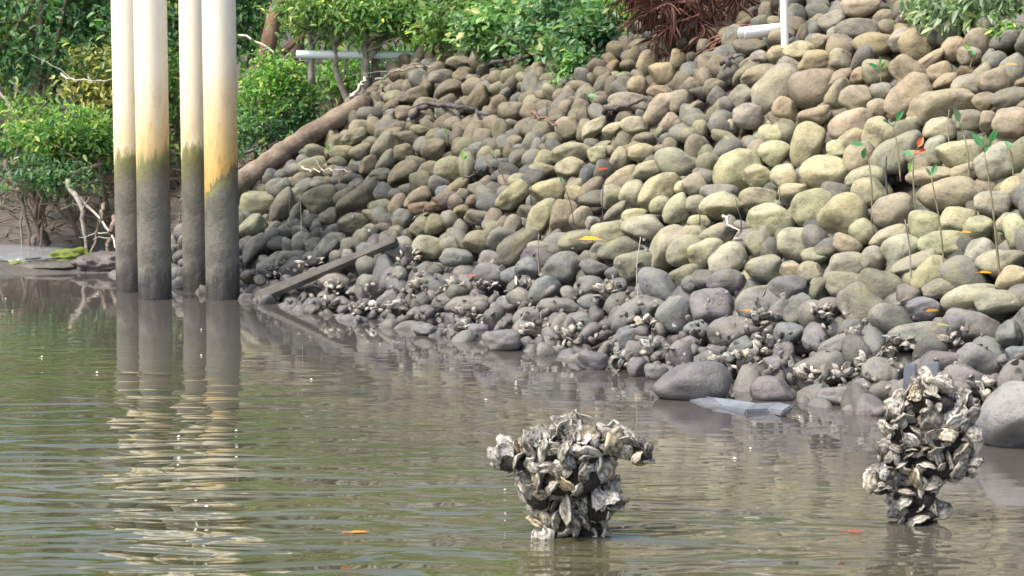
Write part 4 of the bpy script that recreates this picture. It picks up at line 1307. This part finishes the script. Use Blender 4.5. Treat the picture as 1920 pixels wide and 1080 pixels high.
M_SILT = simple_mat('wet_silt_sky_sheen', (.17, .175, .185), (.24, .245, .255), 3, .2, .3, .006, spec=.7)  # wet silt, its colour paled to blue grey for the sky it mirrors
mound(50, 468, 19.9, 100, .05, 'smooth wet silt flat, sky sheen painted blue grey, behind the algae mound', M_SILT, 'silt_flat', 'mud', 9, 1.3)

# sticks on the stone slope
def on_slope(px, py, up=.06): return hit_slope(px, py) + SN * up
GS = 'sticks lying on the stone slope'
stick('driftwood', [on_slope(775, 232, .08), on_slope(820, 215, .1), on_slope(870, 217, .1), on_slope(922, 230, .08)], .03, M_TWIG_DARK, 'dark purple grey driftwood branch lying on the upper stones', 'driftwood', seed=1, group=GS, twigs=2)
stick('driftwood', [on_slope(1140, 218, .06), on_slope(1180, 214, .08), on_slope(1218, 203, .07)], .022, M_TWIG_DARK, 'short dark branch wedged below a big tan stone', 'driftwood', seed=2, group=GS)
stick('driftwood', [on_slope(1362, 140, .08), on_slope(1385, 128, .1), on_slope(1405, 122, .08)], .018, M_TWIG_DARK, 'small dark bluish stick below the dead fronds', 'driftwood', seed=3, group=GS)
stick('driftwood', [on_slope(575, 332, .08), on_slope(620, 338, .1), on_slope(665, 335, .08)], .009, M_TWIG_PALE, 'thin pale stick lying on stones just right of the log', 'driftwood', seed=4, group=GS, twigs=1)
stick('driftwood', [on_slope(668, 205, .12), on_slope(690, 185, .15), on_slope(705, 168, .15)], .022, M_TWIG_PALE, 'pale broken stake leaning at the upper end of the log', 'driftwood', seed=5, group=GS)
stick('driftwood', [on_slope(880, 352, .08), on_slope(905, 338, .09), on_slope(930, 326, .07)], .010, M_TWIG_DARK, 'thin dark stick left of the bent green stem', 'driftwood', seed=6, group=GS)
stick('driftwood', [on_slope(1005, 225, .07), on_slope(1030, 240, .08), on_slope(1050, 252, .07)], .014, M_BARK_RED, 'reddish broken frond piece on the tan stones', 'driftwood', seed=7, group=GS, twigs=2)
stick('driftwood', [on_slope(930, 135, .1), on_slope(985, 130, .12), on_slope(1040, 118, .1)], .02, M_TWIG_DARK, 'dark branch lying along the foot of the bright green bush', 'driftwood', seed=8, group=GS, twigs=3)
stick('driftwood', [on_slope(712, 168, .1), on_slope(760, 152, .12), on_slope(830, 140, .1)], .012, M_TWIG, 'long thin grey twig at the crest right of the log end', 'driftwood', seed=9, group=GS, twigs=3)
stick('driftwood', [on_slope(715, 180, .1), on_slope(722, 205, .12), on_slope(728, 228, .08)], .008, M_TWIG_DARK, 'thin dark twig standing beside the log end', 'driftwood', seed=10, group=GS)
stick('driftwood', [on_slope(1365, 425, .08), on_slope(1378, 440, .12), on_slope(1392, 458, .06)], .012, M_TWIG_PALE, 'pinkish broken stick among big grey stones', 'driftwood', seed=11, group=GS)

# mangrove seedlings


def seedling(bx, by, tx, ty, leaves, label, seed, rad=.006, mat=None, pale=False):
    r = random.Random(seed)
    b = hit_slope(bx, by)
    yb = b[1] - .05
    b = at_y(bx, by, yb)
    t = at_y(tx, ty, yb + r.uniform(-.03, .03))
    root = empty('seedling', b, label, 'seedling', 'mangrove seedlings growing between the stones')
    mb = MB()
    mid = (b + t) / 2 + np.array([r.gauss(0, .012), r.gauss(0, .012), 0])
    pts = curve_pts([b - b - np.array([0, 0, .06]), mid - b, t - b], 10)
    mb.tube(pts, list(np.linspace(rad, rad * .6, len(pts))), 6)
    link('stem', mb.mesh('stem'), M_TWIG_PALE if pale else (mat or M_STEM), root)
    sc = FPX / yb
    for k, (lx, ly, ln, lm) in enumerate(leaves):
        c = at_y(lx, ly, yb) - b
        tip = t - b
        a = tip + (c - tip) * .15
        v = c - a
        if np.linalg.norm(v) < .012: v = np.array([r.gauss(0, .3), -.3, .8])
        v = unit(v + np.array([0, r.uniform(-.5, .2) * np.linalg.norm(v), 0]))
        L_ = ln / sc
        st = c - v * L_ * .5
        nm = unit(np.array([r.gauss(0, .35), -.75, .75]))
        V, F = leaf_arrays(np.array([st]), np.array([v]), np.array([nm]), L_, L_ * .5, .12, .1)
        mb = MB(); mb.add(V, F)
        if np.linalg.norm(st - tip) > .02: mb.tube([tip, st], .0025, 5)
        o = link('leaf', mb.mesh('leaf', False), lm, root)
    return root


S_, O_, R_, Y_ = M_LEAF_SEED, M_LEAF_ORANGE, M_LEAF_RED, M_LEAF_PALE
seedling(1635, 406, 1623, 272, [(1607, 270, 26, S_), (1620, 288, 24, S_), (1630, 268, 14, Y_)], 'seedling with two low green leaves above the pale boulder', 1)
seedling(1689, 322, 1675, 237, [(1687, 216, 28, S_), (1662, 228, 20, S_)], 'seedling with an upright green leaf near the upper right boulders', 2)
seedling(1719, 394, 1713, 292, [(1701, 287, 24, S_), (1707, 312, 22, Y_), (1726, 266, 24, R_), (1730, 282, 18, R_)], 'seedling carrying a red leaf', 3)
seedling(1774, 520, 1746, 330, [(1741, 322, 20, M_LEAF_HERB), (1752, 317, 24, S_)], 'tall seedling with a dark and a pale leaf, left of the tallest', 4)
seedling(1876, 512, 1846, 286, [(1832, 262, 34, S_), (1846, 263, 26, M_LEAF_HERB), (1862, 254, 30, S_), (1850, 278, 18, S_)], 'tallest seedling with spreading green leaves', 5, .0075)
seedling(1818, 325, 1806, 250, [(1804, 240, 26, Y_), (1794, 215, 34, M_LEAF_SILVER)], 'seedling with a pale withered leaf next to the leafy one', 6)
seedling(1709, 525, 1697, 412, [], 'bare grey stem without leaves in front of the pitted stone', 7, .006, M_TWIG)
seedling(1901, 328, 1892, 276, [(1889, 270, 20, S_)], 'short seedling with one leaf at the right edge', 8)
seedling(1664, 358, 1662, 292, [], 'short dark leafless stem left of the red leaf', 9, .006, M_TWIG_DARK)
seedling(1783, 273, 1780, 206, [], 'bare stem behind the withered leaf', 10, .005, M_TWIG)
seedling(1201, 580, 1201, 445, [], 'thin pale leafless stem in front of the grey boulders', 11, .004, None, True)
seedling(1012, 505, 1010, 440, [], 'short grey stem beside the round grey stone', 12, .006, M_TWIG)
seedling(1131, 410, 1131, 345, [], 'dark stem under the orange red leaf', 13, .005, M_TWIG_DARK)
seedling(997, 386, 996, 345, [], 'dark leafless stem on the yellow stones', 14, .005, M_TWIG_DARK)
seedling(1386, 446, 1382, 388, [(1380, 376, 18, S_)], 'dark stub with a tiny green leaf on the pale stones', 15, .005, M_TWIG_DARK)
seedling(953, 342, 928, 290, [(922, 284, 12, Y_)], 'bent dark green stem on the tan stones', 16, .006, M_STEM)
seedling(1309, 425, 1308, 392, [], 'tiny dark stem beside the dark blue stone', 17, .005, M_TWIG_DARK)
seedling(869, 345, 868, 302, [(868, 290, 20, Y_), (873, 296, 14, S_)], 'little seedling with a lime leaf above the red stones', 18, .005)
seedling(838, 262, 837, 252, [(836, 246, 22, Y_), (842, 252, 16, S_)], 'lime green sprout under the dark driftwood', 19, .004)
seedling(1102, 216, 1101, 180, [(1112, 180, 22, S_), (1122, 196, 18, Y_)], 'dark stem with hanging leaves below the green sprig', 20, .006, M_TWIG_DARK)
seedling(1027, 236, 1026, 190, [], 'dark leafless stem on the ochre stones', 21, .006, M_TWIG_DARK)
seedling(1652, 150, 1650, 132, [(1638, 124, 26, S_), (1658, 122, 24, Y_), (1650, 114, 20, S_)], 'small leafy sprout among the large tan stones', 22, .004)
seedling(1818, 112, 1816, 96, [(1812, 88, 26, Y_), (1822, 98, 22, S_)], 'leafy sprout under the silvery bush', 23, .004)
seedling(625, 322, 618, 285, [(614, 275, 18, Y_), (624, 282, 16, S_)], 'small yellow green sprout beside the log', 24, .004)
seedling(545, 290, 538, 262, [(540, 256, 16, Y_)], 'sprout growing in front of the log', 25, .004)
seedling(565, 440, 562, 365, [], 'thin bleached stem right of the piles', 26, .004, None, True)
seedling(548, 430, 543, 375, [], 'thin grey stem near the foot of the log', 27, .004, M_TWIG)
seedling(1078, 420, 1056, 345, [(1054, 338, 16, S_)], 'small dark seedling with one green leaf on the pale stones', 28, .004, M_TWIG_DARK)
seedling(797, 420, 797, 385, [], 'violet grey stem among the red stones', 29, .004, M_TWIG)
seedling(1462, 380, 1462, 345, [], 'thin stem between olive boulders', 30, .004, M_TWIG)

# fallen leaves
def fallen(px, py, ln, an, mat, label, lift=.07, water=False, seed=0):
    p = on_z(px, py, .006) if water else hit_slope(px, py) + SN * lift - CF * .06
    sc = FPX / p[1]
    a = math.radians(an)
    v = unit(CR * math.cos(a) + np.array([0, .35, .25]) * math.sin(a)) if not water else np.array([math.cos(a), math.sin(a), 0])
    V, F = leaf_arrays(np.array([-v * ln / sc * .5]), np.array([v]), np.array([[0, -.35, .95]] if not water else [[0, 0, 1.0]]), ln / sc, ln / sc * .42, .10 if not water else .03, .05 if not water else .0)
    mb = MB(); mb.add(V, F); q = -v * ln / sc * .5
    mb.tube([q, q - v * .02], .002, 5)
    tag(link('fallen_leaf', mb.mesh('fallen_leaf', False), mat, None, p), label, 'leaf', 'fallen orange leaves')


fallen(1115, 464, 44, 10, O_, 'largest orange leaf lying left of the blackish stone')
fallen(1138, 333, 24, 40, R_, 'orange red leaf lying on the pale yellow stones')
fallen(1415, 603, 34, -35, O_, 'orange leaf between the olive boulder and the oyster clumps')
fallen(1815, 455, 22, 5, O_, 'small orange leaf between the tall seedlings')
fallen(1851, 531, 26, 0, O_, 'yellow orange leaf under the pale stone at the right edge')
fallen(1752, 602, 28, 20, O_, 'orange leaf on the violet grey stone above the tiles')
fallen(1772, 629, 24, -15, M_LEAF_YEL, 'yellow leaf just below the orange one above the tiles')
fallen(672, 997, 40, 5, O_, 'orange leaf floating on the open water', water=True)
fallen(1602, 996, 34, 0, R_, 'reddish leaf floating left of the tall oyster cluster', water=True)
fallen(1900, 140, 22, 10, O_, 'orange leaf at the upper right edge of the stones')
fallen(895, 532, 14, 20, R_, 'tiny red leaf on the grey stones left of the oysters')

# flecks of foam and seed husks floating on the water
mb = MB(); r = random.Random(31)
for k in range(26):
    px, py = r.uniform(0, 1900), 560 + 500 * r.random() ** 1.4
    p = on_z(px, py, .004)
    if sd(p[0], p[1])[1] > -.15: continue
    n_ = 6; q = r.uniform(.003, .006)
    mb.add([p + np.array([0, 0, .006])] + [p + q * np.array([1.5 * math.cos(6.283 * i / n_), math.sin(6.283 * i / n_), 0]) * r.uniform(.7, 1.2) for i in range(n_)],
           [(0, 1 + i, 1 + (i + 1) % n_) for i in range(n_)])
M_FOAM = simple_mat('foam_fleck', (.6, .6, .55), (.8, .8, .76), 30, .8, .1, .002)
tag(link('floating_flecks', mb.mesh('floating_flecks'), M_FOAM), 'tiny white flecks floating over the creek water', 'flecks', kind='stuff')
